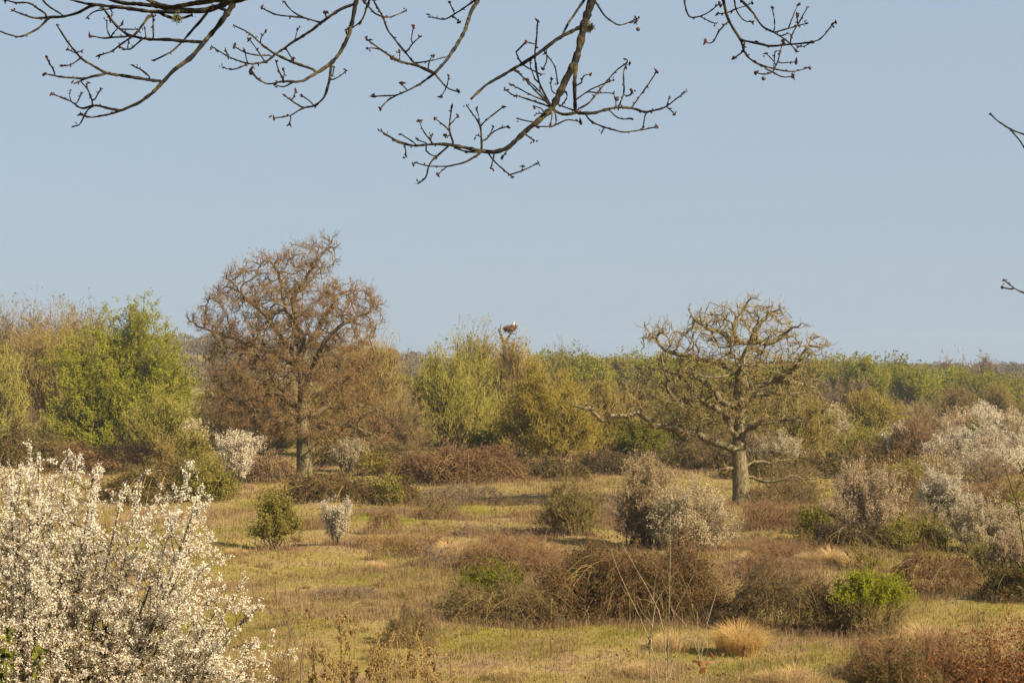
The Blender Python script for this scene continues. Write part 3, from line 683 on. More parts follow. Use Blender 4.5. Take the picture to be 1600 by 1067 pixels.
# scrub that closes the hedge foot and the dry ground past the gnarled oak
rf = np.random.default_rng(31)
for i, px in enumerate(np.linspace(-10, 1290, 30)):
    px = px + rf.uniform(-16, 16); h = rf.uniform(38, 66); ds = rf.uniform(176, 200)
    plant('hedge_bush', ['twiggy', 'sallow', 'twiggy'][i % 3], px, 720, 590 + CAMZ * FPX / ds - h, rf.uniform(70, 110), 'shadowed brown or olive bush closing the foot of the hedge', 'bush', 'bushes closing the hedge foot',
          dist=ds, twig=['brown', 'olive', 'darkbrown', 'tan', 'redbrown'][rf.integers(5)], leaf=['olive', 'tan', 'green'][rf.integers(3)], dens=.8, seed=500 + i)
for i in range(40):
    ds = rf.uniform(85, 200) if i < 28 else rf.uniform(66, 110); px = rf.uniform(1190 if ds > 112 else 1345, 1625); h = (rf.uniform(1.5, 2.8) if ds > 112 else rf.uniform(.9, 1.7)) * FPX / ds
    plant('scrub_bush', ['twiggy', 'sallow', 'twiggy'][i % 3], px, 720, 590 + CAMZ * FPX / ds - h, h * rf.uniform(1.3, 2.0), 'dry tawny scrub clump among the blackthorns past the gnarled oak', 'bush', 'dry scrub clumps among the blackthorns',
          dist=ds, twig=['brown', 'tan', 'purple', 'redbrown'][rf.integers(4)], leaf=['olive', 'tan', 'pink'][rf.integers(3)], dens=.75, seed=540 + i)

for i, px in enumerate(np.linspace(600, 1330, 16)):
    ds = rf.uniform(128, 152); h = rf.uniform(22, 36)
    plant('bramble_mound', 'mound', px + rf.uniform(-15, 15), 720, 590 + CAMZ * FPX / ds - h, rf.uniform(70, 120), 'low brown bramble clump at the back edge of the meadow', 'bramble', 'low bramble clumps at the meadow edge',
          dist=ds, twig=['brown', 'redbrown', 'darkbrown'][rf.integers(3)], leaf=['bramble', 'redbrown', 'darkbrown'][rf.integers(3)], dens=.8, seed=600 + i)

rb_ = np.random.default_rng(64)
for i in range(26):
    px, py = (rb_.uniform(590, 1010), rb_.uniform(765, 860)) if i < 15 else (rb_.uniform(1150, 1300), rb_.uniform(790, 900))
    plant('dead_bracken', 'dead', px, py, py - (py - 590) * rb_.uniform(.05, .085), (py - 590) * rb_.uniform(.28, .5), 'low patch of dead brown stems lying in the meadow', 'dead plants', 'patches of dead stems',
          twig=['redbrown', 'purple', 'redbrown', 'tan'][rb_.integers(4)], dens=.9, depth=.9, seed=700 + i)

# ------------------------------------------------------------------ far woods
rngw = np.random.default_rng(5)
FG = 'young green trees of the far wood'
xs = np.linspace(795, 1620, 34)
for i, px in enumerate(xs):
    sky_y = np.interp(px, [795, 900, 1000, 1150, 1300, 1400, 1450, 1500, 1620], [552, 553, 556, 566, 560, 560, 572, 582, 588])
    ds = rngw.uniform(330, 430)
    lf = ['spring', 'spring', 'spring', 'green', 'olive'][rngw.integers(5)]
    plant('leafy_tree', 'leafy', px + rngw.uniform(-8, 8), 640, sky_y + rngw.uniform(-5, 7), rngw.uniform(58, 84),
          'young upright green tree standing in the far wood', 'tree', FG, dist=ds, leaf=lf, twig='tan', bark='pale', dens=1.0, seed=200 + i, phi=55, base=.15, up=.5, n=8)
for i, px in enumerate(np.linspace(640, 1640, 26)):
    plant('scrub_tree', ['twiggy', 'sallow'][i % 2], px + rngw.uniform(-8, 8), 650, rngw.uniform(590, 606) + (16 if px > 1240 else 0), rngw.uniform(55, 85),
          'dull brown or olive tree low in front of the far wood', 'tree', 'dull scrub trees before the far wood', dist=rngw.uniform(260, 310),
          twig=['tan', 'brown', 'olive', 'purple'][rngw.integers(4)], leaf=['tan', 'olive'][rngw.integers(2)], dens=.9, seed=240 + i, n=9)
for px, top, wp, lb in [(1478, 556, 36, 'small round bare oak on the skyline above the wood'), (1500, 552, 40, 'middle bare oak of the skyline row'),
                        (1535, 553, 66, 'widest bare reddish oak on the skyline'), (870, 538, 64, 'bare oak crown topping the wood beside the stork nest'),
                        (905, 543, 50, 'lower bare crown topping the wood beside its wider neighbour')]:
    plant('oak_tree', 'twiggy', px, 640, top, wp, lb, 'tree', 'bare oaks on the skyline', dist=470, twig='purple', n=7, base=.03, phi=85, dens=1.0, seed=int(px))
for i, px in enumerate([1290, 1310, 1332, 1350]):
    plant('birch_tree', 'twiggy', px, 660, 590, 26, 'thin bare pale-stemmed birch before the far wood', 'tree', 'bare birches before the far wood', dist=265, twig='purple', bark='pale', n=5, phi=40, dens=.8, seed=300 + i, base=.05)

def far_wood():                          # wooded hills, beyond telling one tree from the next
    rng = np.random.default_rng(77)
    mb = MB(); n = 0
    trees = []
    for _ in range(1100):
        y = rng.uniform(500 if _ % 3 == 0 else 620, 1350); x = rng.uniform(-.30, .34 if y > 620 else .02) * y
        trees.append((x, y, rng.uniform(8, 13), rng.uniform(4, 7.5)))
    T = np.array(trees)
    per = 420
    P = []
    for x, y, h, r in T:
        d = unit(rng.normal(size=(per, 3))); d[:, 2] = np.abs(d[:, 2]) * 1.1 - .25
        q = d * (rng.uniform(.55, 1, per) ** .6)[:, None] * np.array([r, r, h * .52]) + np.array([0, 0, h * .46])
        P.append(q + np.array([x, y, float(gz(x, y))]))
    P = np.concatenate(P)
    leaf_faces(mb, rng, P, .95, .5, .2)
    tubes(mb, np.stack([np.stack([T[:, 0], T[:, 1], gz(T[:, 0], T[:, 1]) - .2], 1), np.stack([T[:, 0], T[:, 1], gz(T[:, 0], T[:, 1]) + T[:, 2] * .6], 1)], 1), np.tile(np.array([[.3, .15]]), (len(T), 1)), 5)
    m = leafmat('far_wood', [(.13, .11, .06), (.19, .14, .085), (.25, .175, .12), (.17, .17, .06)], .25)  # tones lightened, so part of the distance haze is put into the colour
    o = mb.build('far_wood', m); tag(o, 'hazy mass of bare and greening trees on the distant hills', 'wood', kind='stuff')
far_wood()

# ------------------------------------------------------------------ stork, nest and the dead fork that carries it
def stork_nest():
    Y = 199.0; rng = np.random.default_rng(3)
    def L(px, py, dy=0): return at(px, py, Y) + np.array([0, dy, 0])
    bx = L(792, 700); bz = float(gz(bx[0], Y))
    base = np.array([bx[0], Y, bz])
    e = empty('dead_tree', base, 'dead forked tree top holding a stick nest above the willows', 'tree')
    mb = MB()
    def limb(pts, r0, r1):
        q = resample(np.array(pts), 14)[None]; q = q + rng.normal(0, .03, q.shape) - base; tubes(mb, q, np.linspace(r0, r1, 14)[None], 6)
    limb([base, L(793, 640), L(791, 580), L(791, 550), L(788, 534)], .42, .2)
    mb.build('trunk', BARK['brownoak'], e, smooth=True)
    for pts, a, b in [([L(788, 536), L(785, 528), L(781, 519), L(779, 514)], .18, .08), ([L(789, 536), L(794, 528), L(798, 520)], .18, .10),
                      ([L(781, 519), L(782, 511), L(783, 506)], .08, .03), ([L(792, 580), L(800, 560), L(806, 548), L(808, 538)], .12, .03), ([L(791, 590), L(780, 565), L(775, 550)], .12, .03),
                      ([L(797, 521), L(805, 522), L(808, 528)], .07, .02)]:
        mb = MB(); limb(pts, a, b); mb.build('limb', BARK['brownoak'], e, smooth=True)
    # nest: a heap of interlaced sticks
    nc = L(797, 514); ne = empty('stork_nest', nc, 'bulky stick nest wedged in the dead tree fork', 'nest')
    mb = MB(); n = 380
    a = rng.uniform(0, 2 * PI, n); rr = .62 * np.sqrt(rng.uniform(0, 1, n)); z = rng.uniform(-.2, .18, n)
    rr *= 1 - .35 * np.clip(-z / .2, 0, 1)
    c = np.stack([rr * np.cos(a) , .8 * rr * np.sin(a), z + .12 * rr + .08 * np.cos(a)], 1)
    d = np.stack([-np.sin(a), np.cos(a), rng.normal(0, .25, n)], 1) + rng.normal(0, .5, (n, 3)); d = unit(d) * rng.uniform(.15, .42, n)[:, None]
    tubes(mb, np.stack([c - d, c + rng.normal(0, .03, (n, 3)), c + d], 1), np.full((n, 3), .02), 4)
    mb.build('stick', leafmat('stick', C['rust'][:1] + C['redbrown'] , 0, objvar=0), ne)
    # stork sitting on the nest: one continuous body, bill and folded wings as parts
    sc = L(801, 509.8); se = empty('stork', sc, 'white stork sitting on the stick nest', 'bird')
    sp = np.array([(-.42, 0, .02), (-.30, 0, .05), (-.12, 0, .07), (.06, 0, .08), (.20, 0, .13), (.27, 0, .24), (.27, 0, .36), (.29, 0, .46), (.35, 0, .52), (.40, 0, .51)])
    rd = np.array([.02, .09, .16, .18, .13, .08, .055, .05, .062, .025])
    sp = sp @ np.array([[.5, -.85, 0], [.85, .5, 0], [0, 0, 1]])
    mb = MB(); tubes(mb, sp[None], rd[None], 12); mb.build('body', plain('white_feather', (.86, .85, .82), .8), se, smooth=True)
    hd = sp[-1]; dr = unit((sp[-1] - sp[-2])[None])[0]
    mb = MB(); tubes(mb, np.stack([hd - dr * .02, hd + dr * .1 - [0, 0, .03], hd + dr * .2 - [0, 0, .08]])[None], np.array([[.022, .014, .004]]), 8); mb.build('bill', plain('orange_bill', (.6, .16, .04), .5), se, smooth=True)
    for s in (-1, 1):
        off = np.array([.5, -.85, 0]) * 0 + np.array([.85, .5, 0]) * s * .13
        w0, w1 = sp[3] + off + [0, 0, .03], sp[0] + off * .4 + [0, 0, 0]
        mb = MB(); tubes(mb, np.stack([w0, (w0 + w1) / 2 + off * .3, w1])[None], np.array([[.05, .075, .012]]), 8); mb.build('wing', plain('black_feather', (.03, .03, .03), .6), se, smooth=True)
stork_nest()

# ------------------------------------------------------------------ tussocks, grass
def blades(mb, rng, p, h, wd, lean, curve=.4):
    n = len(p); a = rng.uniform(0, 2 * PI, n); d = np.stack([np.cos(a), np.sin(a), np.zeros(n)], 1)
    ln = np.abs(rng.normal(0, lean, n))[:, None]
    side = np.stack([-d[:, 1], d[:, 0], 0 * a], 1) * (wd / 2)[:, None]
    up = np.array([0, 0, 1.]); h = h[:, None]
    m = p + d * ln * h * .35 + up * h * .6; t = p + d * ln * h * (1 + curve) + up * h * (1 - .3 * np.minimum(ln, 1.5))
    V = np.stack([p - side, p + side, m + side * .7, m - side * .7, t], 1)
    k = np.arange(n)[:, None] * 5
    mb.add(V, np.concatenate([k, k + 1, k + 2, k + 3], 1)); 
    mb.F.setdefault(3, []).append(np.concatenate([k + 3, k + 2, k + 4], 1) + mb.n - n * 5)
STRAW = leafmat('straw_blade', [(.44, .285, .115), (.56, .39, .175), (.64, .48, .245), (.49, .36, .165)], .5, objvar=.15)
def tussock(px, py, top, wpx, label, n, seed, group=None, mat=STRAW, dist=None):
    rng = np.random.default_rng(seed); y = dist or dist_of(py); x = (px - 800) / FPX * y; m = y / FPX; H = at(px, top, y)[2] - float(gz(x, y)); W = wpx * m
    e = tag(bpy.data.objects.new('grass_tussock', None), label, 'grass', group); bpy.data.objects.remove(e)
    mb = MB(); r = W * .36 * np.sqrt(rng.uniform(0, 1, n)); a = rng.uniform(0, 2 * PI, n)
    p = np.stack([r * np.cos(a), r * np.sin(a), np.full(n, -.02)], 1)
    # blades lean outward from the tussock's heart
    q_ = r / (W * .36); hh = H * rng.uniform(.7, 1.1, n) * (1 - .5 * q_ ** 2); ln = q_ * .62 + np.abs(rng.normal(0, .28, n)); aa = a + rng.normal(0, .5, n)
    d = np.stack([np.cos(aa), np.sin(aa), 0 * aa], 1); side = np.stack([-d[:, 1], d[:, 0], 0 * aa], 1) * (m * .45)
    mm = p + d * (ln * hh * .3)[:, None] + np.array([0, 0, 1]) * (hh * .6)[:, None]; t = p + d * (ln * hh * 1.15)[:, None] + np.array([0, 0, 1]) * (hh * (1 - .25 * ln))[:, None]
    V = np.stack([p - side, p + side, mm + side * .8, mm - side * .8, t + side * .2, t - side * .2], 1); k = np.arange(n)[:, None] * 6
    mb.add(V, np.concatenate([np.concatenate([k, k + 1, k + 2, k + 3], 1), np.concatenate([k + 3, k + 2, k + 4, k + 5], 1)]))
    o = mb.build('grass_tussock', mat, loc=(x, y, float(gz(x, y)))); tag(o, label, 'grass', group); return o
TG = 'straw tussocks in the meadow'
tussock(1154, 1018, 960, 84, 'biggest golden straw tussock beside the domed bramble mound', 1700, 1, TG, leafmat('golden_blade', [(.52, .32, .10), (.66, .44, .165), (.75, .54, .24), (.58, .41, .15)], .5))
for i, a in enumerate([(1050, 1012, 975, 90, 'flat straw tussock under the edge of the largest bramble mound'), (1010, 1055, 1025, 90, 'low straw tussock behind the thin bare sapling'),
        (800, 1066, 1035, 90, 'pale straw tussock at the frame bottom below the bramble skirt'), (1245, 1066, 1030, 110, 'wide straw tussock below the bright green dome'),
        (1200, 1066, 1040, 60, 'ragged straw tussock beside the wide one'), (1300, 885, 845, 40, 'orange straw tussock by the dark bramble skirt'), (1330, 888, 855, 60, 'broad pale straw tussock next to the orange one'),
        (1262, 880, 855, 46, 'short straw tussock between dull dead stems and orange tussock'), (1170, 884, 856, 44, 'grey straw tussock in the row below the gnarled oak'),
        (370, 868, 850, 40, 'lone straw tussock on the lawn beside the green bush shadow'), (255, 955, 905, 50, 'tall straw tussock behind the white blossom'),
        (590, 888, 872, 40, 'thin straw tussock in the middle of the lawn'), (700, 868, 838, 60, 'orange straw tuft among the dead bracken'),
        (1130, 862, 840, 30, 'small straw tuft by the creamy blackthorn'), (1010, 838, 815, 34, 'small straw tuft behind the pinkish blackthorn'),
        (1440, 1010, 955, 90, 'straw tussock between bright green dome and rust-leaved bush')]):
    tussock(*a, 420, 20 + i, TG)
rt = np.random.default_rng(99); TUFT = leafmat('dry_tuft', [(.19, .12, .055), (.28, .19, .085), (.36, .25, .12), (.24, .18, .06)], .4)
for i in range(70):
    px, py = rt.uniform(280, 1400), rt.uniform(765, 1060)
    if 690 < px < 1440 and py > 880: px = rt.uniform(330, 690)
    hpx = (py - 590) * rt.uniform(.035, .065)
    tussock(px, py, py - hpx, hpx * rt.uniform(1.4, 2.6), 'small thin straw tuft scattered on the meadow lawn', 70, 400 + i, 'small straw tufts on the lawn', TUFT)

def grass():
    rng = np.random.default_rng(8); n = 620000
    px = rng.uniform(-500, 2200, n); py = 590 + np.exp(rng.uniform(math.log(70), math.log(560), n))
    y = CAMZ * FPX / (py - HOR); x = (px - 800) / FPX * y
    k = y > 34; x, y = x[k], y[k]; n = len(x)
    cl = np.sin(x * .9 + 2 * np.sin(y * .35)) * np.sin(y * .5 + x * .2) + .6 * np.sin(x * 2.3 - y * 1.1)
    c2 = np.sin(x * 3.1 + 1.7 * np.sin(y * 1.3)) * np.sin(y * 1.9 + 1.2 * np.sin(x * 2.2))       # tufty, uneven height
    h = rng.uniform(.03, .10, n) * (1 + .9 * np.clip(cl, 0, 1.5)) * (1 + 1.5 * np.clip(c2 - .25, 0, 1)) * (1 + (rng.uniform(0, 1, n) > .96) * 2.2)
    wd = np.full(n, 1.) * y / FPX * rng.uniform(.5, 1.4, n)
    mb = MB(); blades(mb, rng, np.stack([x, y, gz(x, y) - .01], 1), h, wd, .9)
    o = mb.build('grass', blademat()); tag(o, 'short yellowing meadow grass', 'grass', kind='stuff')
grass()
def dry_grass():
    rng = np.random.default_rng(18); n = 340000
    px = rng.uniform(-500, 2200, n); py = 590 + np.exp(rng.uniform(math.log(110), math.log(500), n))
    y = CAMZ * FPX / (py - HOR); x = (px - 800) / FPX * y
    f = np.sin(x * .21 + 1.5 * np.sin(y * .11 + 1)) + np.sin(y * .19 - x * .07 + 2) + .8 * np.sin(x * .6 + y * .43) + .5 * np.sin(x * 1.4 - y * .9) + np.clip((px - 680) / 450, -1.1, .5)
    k = (f > .3) & (y > 42); x, y, f = x[k], y[k], f[k]; n = len(x)
    ex = []                                 # rank growth round the feet of the bushes
    for bx, by, bw, bd, bh, ar in BASES:
        q = int(min(1500, 260 * bw * 60 / by)); a = rng.uniform(0, 2 * PI, q); k2 = (.5 if ar else .36) * rng.uniform(.75, 1.25, q)
        ex.append(np.stack([bx + bw * k2 * np.cos(a), by + bd * k2 * np.sin(a)], 1))
    ex = np.concatenate(ex); x, y, f = np.r_[x, ex[:, 0]], np.r_[y, ex[:, 1]], np.r_[f, rng.uniform(.6, 2, len(ex))]; n = len(x)
    h = rng.uniform(.12, .38, n) * np.clip(.5 + f * .4, .5, 1.3); wd = y / FPX * rng.uniform(.35, .9, n)
    mb = MB(); blades(mb, rng, np.stack([x, y, gz(x, y) - .01], 1), h, wd, .6)
    o = mb.build('dry_grass', leafmat('dry_blade', [(.19, .115, .07), (.28, .175, .10), (.36, .24, .135), (.25, .17, .085), (.20, .125, .085)], .35, objvar=0)); tag(o, 'taller straw-pink dead grass in drifts', 'grass', kind='stuff')
dry_grass()
def leaf_litter():
    rng = np.random.default_rng(28); n = 18000
    px = rng.uniform(-500, 2200, n); py = 590 + np.exp(rng.uniform(math.log(170), math.log(500), n))
    y = CAMZ * FPX / (py - HOR); x = (px - 800) / FPX * y
    f = np.sin(x * .5 + np.sin(y * .4)) + np.sin(y * .33 - x * .2 + 1) + rng.normal(0, .8, n); k = (f > .3) & (y > 42); x, y = x[k], y[k]
    p = np.stack([x, y, gz(x, y) + rng.uniform(.02, .09, len(x))], 1); mb = MB(); leaf_faces(mb, rng, p, .085, .05, 1.2, size_jit=.5)
    tag(mb.build('leaf_litter', leafmat('dead_leaf', [(.10, .06, .035), (.19, .12, .07), (.30, .21, .13), (.14, .10, .05)], .2, objvar=0)), 'dead leaves and stalk bits strewn through the turf', 'leaf litter', kind='stuff')
leaf_litter()

# ------------------------------------------------------------------ near plants on the slope below the viewpoint
def sprays(tips, b, dist, rng, K=10):
    out = []
    for (px, py) in tips:
        t = at(px, py, dist + rng.uniform(-.5, .5)); c = b * .45 + t * .55; c[2] = b[2] + (t[2] - b[2]) * .45
        s = np.linspace(0, 1, K)[:, None]; out.append(b * (1 - s) ** 2 + c * 2 * s * (1 - s) + t * s ** 2 + np.cumsum(rng.normal(0, .012, (K, 3)), 0) * s)
    return np.array(out)
def near_blackthorn():
    rng = np.random.default_rng(42); Y = 14.0; x0 = -3.58; z0 = float(gz(x0, Y)); b = np.array([x0, Y, z0])
    e = empty('blackthorn_bush', b, 'largest white blackthorn in full bloom, filling the lower corner', 'bush')
    P0 = fan(rng, 70, 2.95, 3.2, 2.98, .45, K=10, phimax=80, wig=.16, lo=.62)
    tips = [(5, 738), (20, 742), (48, 700), (62, 708), (70, 730), (112, 722), (140, 716), (160, 745), (190, 756), (232, 742), (290, 726), (318, 750), (312, 792), (230, 790), (150, 770), (285, 820),
            (300, 855), (302, 888), (240, 840), (330, 915), (376, 912), (345, 935), (385, 962), (372, 985), (410, 988), (390, 1040), (378, 1062), (340, 1000), (300, 960), (250, 900)]
    Pt = sprays(tips, b * [1, 1, 1] + np.array([.2, 0, .3]), Y, rng) - b
    P0 = np.concatenate([P0, Pt])
    R0 = np.linspace(.026, .005, 10)[None] * rng.uniform(.6, 1.15, len(P0))[:, None]
    P1, R1 = children(rng, P0, R0, 900, .3, .95, .25, .85, ang=(30, 75), up=.12, K=7, wig=.28, rmin=.004, rs=.55)
    A = np.concatenate([resamp_all(P0, 7), P1]); AR = np.concatenate([R0[:, [0, 2, 3, 5, 6, 8, 9]], R1])
    P2, R2 = children(rng, A, AR, 9000, .3, 1.0, .07, .30, ang=(35, 85), up=.1, K=5, wig=.25, rmin=.0022, rs=.5)
    R2 = np.minimum(R2, .005)
    # outer sprays, pointing every way, that close the crown
    nf = 5200; fa = rng.uniform(0, 2 * PI, nf); fc = rng.uniform(.1, 1, nf); fs = np.sqrt(1 - fc ** 2); fr = rng.uniform(.3, 1, nf) ** .4
    ln = (1 + .09 * np.sin(fa * 4 + 2 * fc) + .07 * np.sin(fa * 9 + fc * 11) + .05 * np.sin(fa * 17 - fc * 23)) * fr
    fp = np.stack([1.5 * fs * np.cos(fa) * ln, 1.5 * fs * np.sin(fa) * ln, 2.95 * fc * ln], 1)
    dr = unit(unit(fp) * .6 + rng.normal(0, .7, (nf, 3))) * rng.uniform(.12, .34, nf)[:, None]
    Pf = fp[:, None] + dr[:, None] * np.linspace(-.6, .4, 5)[None, :, None] + np.cumsum(rng.normal(0, .01, (nf, 5, 3)), 1)
    P2 = np.concatenate([P2, Pf]); R2 = np.concatenate([R2, np.tile(np.linspace(.004, .0022, 5)[None], (nf, 1))])
    mb = MB(); tubes(mb, P0, R0, 7); tubes(mb, P1, R1, 5); mb.build('stem', BARK['dark'], e, smooth=True)
    mb = MB(); tubes(mb, P2, R2, 3); mb.build('crown', leafmat('thorn_twig', C['brown'], 0), e)
    mb = MB()
    # blossom sits in tight clusters along the twigs
    n = 66000; i = rng.integers(0, len(P2), n); c, tg = interp(P2, i, rng.uniform(.05, 1.0, n))
    i3 = rng.integers(0, len(P1), 3500); c1, _ = interp(P1, i3, rng.uniform(.25, 1, 3500)); c = np.concatenate([c, c1])
    i4 = rng.integers(70, len(P0), 2500); c2, _ = interp(P0, i4, rng.uniform(.72, 1, 2500)); c = np.concatenate([c, c2])
    c = c[(c[:, 2] > .8)]
    p = (c[:, None] + rng.normal(0, .010, (len(c), 8, 3))).reshape(-1, 3)
    leaf_faces(mb, rng, p, .0108, .0108, .3, penta=True, size_jit=.35)
    mb.build('blossom', leafmat('petal', [(.47, .385, .265), (.64, .565, .44), (.76, .70, .58), (.82, .77, .66)], .42, objvar=0), e)
    mb = MB(); q = on_twigs(rng, P2, 5000, .1, 1, .012); leaf_faces(mb, rng, q, .016, .008, .3); mb.build('foliage', leafmat('young_leaf', C['olive'], .3, objvar=0), e)
near_blackthorn()

def stalks(name, pts_list, dist, label, cat, mat, r0, r1, side=0, head=None, seed=0, group=None, leafm=None, nleaf=0, leafl=.03, leafpart='foliage', Kc=5, sl=(.1, .3), rooted=True):
    """slender stems traced from the ground up, with side shoots, seed heads or leaves"""
    rng = np.random.default_rng(seed)
    P = []
    b0 = None
    for pts in pts_list:
        dd = dist + rng.uniform(-.4, .4)
        q = [at(px, py, dd + rng.normal(0, .05)) for px, py in pts]
        if rooted:
            g = q[0].copy(); g[2] = float(gz(g[0], g[1])) - .03; g[0] += rng.normal(0, .04); q = [g] + q
        P.append(resample(np.array(q), 12))
    P = np.array(P); b0 = P[0][0].copy()
    P = P - b0
    P = P + np.cumsum(rng.normal(0, r0 * .6, P.shape), 1) * np.linspace(0, 1, 12)[None, :, None]
    R = np.linspace(r0, r1, 12)[None] * rng.uniform(.7, 1.1, len(P))[:, None]
    e = empty(name, b0, label, cat, group)
    mb = MB(); tubes(mb, P, R, 6)
    last = P
    if side:
        Q, QR = children(rng, P, R, side, .45, 1, sl[0], sl[1], ang=(25, 60), up=.3, K=Kc, wig=.2, rmin=r1 * .7, rs=.6); tubes(mb, Q, QR, 4); last = np.concatenate([resamp_all(P[:, 5:], Kc), Q])
    mb.build('stem', mat, e, smooth=True)
    if nleaf:
        mb = MB(); p = on_twigs(rng, last, nleaf, .2, 1.02, leafl * .5); leaf_faces(mb, rng, p, leafl * 1.4, leafl * .8, .3); mb.build(leafpart, leafm, e)
    return e
GREYSTEM = barkmat('sapling_bark', (.13, .10, .06), (.26, .20, .12), (.18, .16, .085), 20)
stalks('sapling', [[(1042, 1060), (1043, 980), (1044, 900), (1045, 850), (1046, 790)], [(1040, 980), (1032, 945), (1014, 915), (985, 878), (970, 845)],
                   [(1030, 1060), (1022, 1015), (1000, 960), (978, 925), (960, 880), (952, 850)], [(1040, 968), (1060, 940), (1085, 895)], [(1016, 918), (1028, 930), (1036, 920), (1044, 905)]],
       22, 'thin bare grey sapling with straight main stem before the largest bramble mound', 'sapling', GREYSTEM, .014, .0035, side=46, seed=1, sl=(.12, .5))
stalks('sapling', [[(1094, 1060), (1094, 1000), (1110, 965), (1120, 920)], [(1093, 1000), (1072, 970), (1048, 948)], [(1094, 1005), (1086, 985), (1090, 960)]],
       23, 'shorter forked bare sapling beside the thin grey sapling', 'sapling', GREYSTEM, .011, .003, side=26, seed=2, sl=(.12, .45))
stalks('oak_seedling', [[(1085, 1066), (1088, 1045), (1096, 1030)], [(1098, 1066), (1102, 1045), (1108, 1030)], [(1064, 1066), (1062, 1045), (1065, 1020)], [(1112, 1066), (1106, 1050), (1100, 1038)]],
       20, 'little oak seedling with a bunch of withered brown leaves', 'sapling', GREYSTEM, .008, .004, side=8, seed=3, leafm=leafmat('withered_leaf', C['rust'], .3), nleaf=26, leafl=.06)
DARKSTEM = barkmat('dark_stem', (.07, .045, .03), (.15, .10, .065), (.12, .10, .05), 20)
stalks('sapling', [[(478, 1066), (468, 1020), (455, 985), (440, 955)], [(455, 1066), (440, 1030), (425, 1000), (412, 970)], [(466, 1020), (472, 985), (480, 950), (482, 938)], [(452, 985), (440, 965), (425, 955)], [(440, 1030), (458, 1005), (462, 985)]],
       22, 'dark branching bare stems at the edge of the white blossom', 'sapling', DARKSTEM, .014, .004, side=34, seed=4, sl=(.1, .4))
rs_ = np.random.default_rng(12)
TANM = leafmat('seed_head', [(.22, .14, .06), (.32, .21, .09), (.42, .29, .13), (.27, .18, .08)], .35)
def weed(cx, top, n, wpx, label, seed, dist=25, nl=500):
    r = np.random.default_rng(seed); L = []
    for _ in range(n):
        b = cx + r.normal(0, wpx * .28); t = b + r.normal(0, wpx * .18); hh = top + abs(r.normal(0, 28)); L.append([(b, 1075), ((b + t) / 2, (1075 + hh) / 2), (t, hh)])
    return stalks('dead_willowherb', L, dist, label, 'dead plants', leafmat('dry_stem', C['tan'], 0), .009, .004, side=n * 7, seed=seed, leafm=TANM, nleaf=nl, leafl=.019, leafpart='seed_head', group='dry weeds at the foot of the slope', sl=(.08, .28))
for a in [(545, 945, 9, 60, 'tall tan dead weed stalks with the highest seed head on the lawn edge', 1), (590, 985, 14, 90, 'feathery tan weed clump beside the highest seed head', 2),
          (640, 975, 14, 80, 'tan weed clump leaning towards the dark dead stems', 3), (500, 1000, 12, 70, 'tan weed clump beside the dark bare stems', 4),
          (690, 1010, 12, 90, 'low brown weed clump near the pale straw tussock', 5), (430, 1020, 10, 60, 'low tan weed clump against the white blossom', 6)]:
    weed(*a, nl=3000)
stalks('privet_shoot', [[(8, 1075), (14, 1020), (22, 985)], [(50, 1075), (62, 1030), (74, 985), (82, 965)], [(25, 1075), (30, 1040), (26, 1010)], [(-5, 1070), (2, 1030), (6, 1000)], [(40, 1075), (46, 1050), (50, 1030)]],
       9, 'dark green leafy shoots poking through the white blossom', 'shoot', leafmat('green_stem', C['dgreen'], 0), .005, .003, side=14, seed=7, leafm=leafmat('privet_leaf', C['dgreen'] + C['green'], .3), nleaf=260, leafl=.028, sl=(.04, .12))
stalks('privet_shoot', [[(1640, 790), (1606, 783), (1580, 777), (1560, 772)], [(1640, 800), (1612, 775), (1596, 752), (1590, 722)], [(1640, 850), (1612, 826), (1592, 818)], [(1640, 900), (1612, 880), (1586, 872)], [(1605, 765), (1588, 748), (1575, 735)]],
       12, 'sparse dark green leafy shoots reaching in from the frame edge', 'shoot', leafmat('green_stem', C['dgreen'], 0), .006, .003, side=10, seed=8, leafm=leafmat('privet_leaf', C['dgreen'] + C['green'], .3), nleaf=110, leafl=.030, sl=(.04, .12))
plant('beech_bush', 'leafy', 1560, 1120, 962, 210, 'rust-leaved bush with orange-brown withered leaves', 'bush', dist=31, leaf='rust', twig='darkbrown', dens=.40, seed=131, lpx=4.0, nl=900, phi=88, lo=.6)
plant('bramble_mound', 'mound', 1400, 1110, 1008, 160, 'low brown bramble at the frame bottom beside the rust-leaved bush', 'bramble', dist=36, twig='redbrown', leaf='bramble', dens=.7, seed=132)

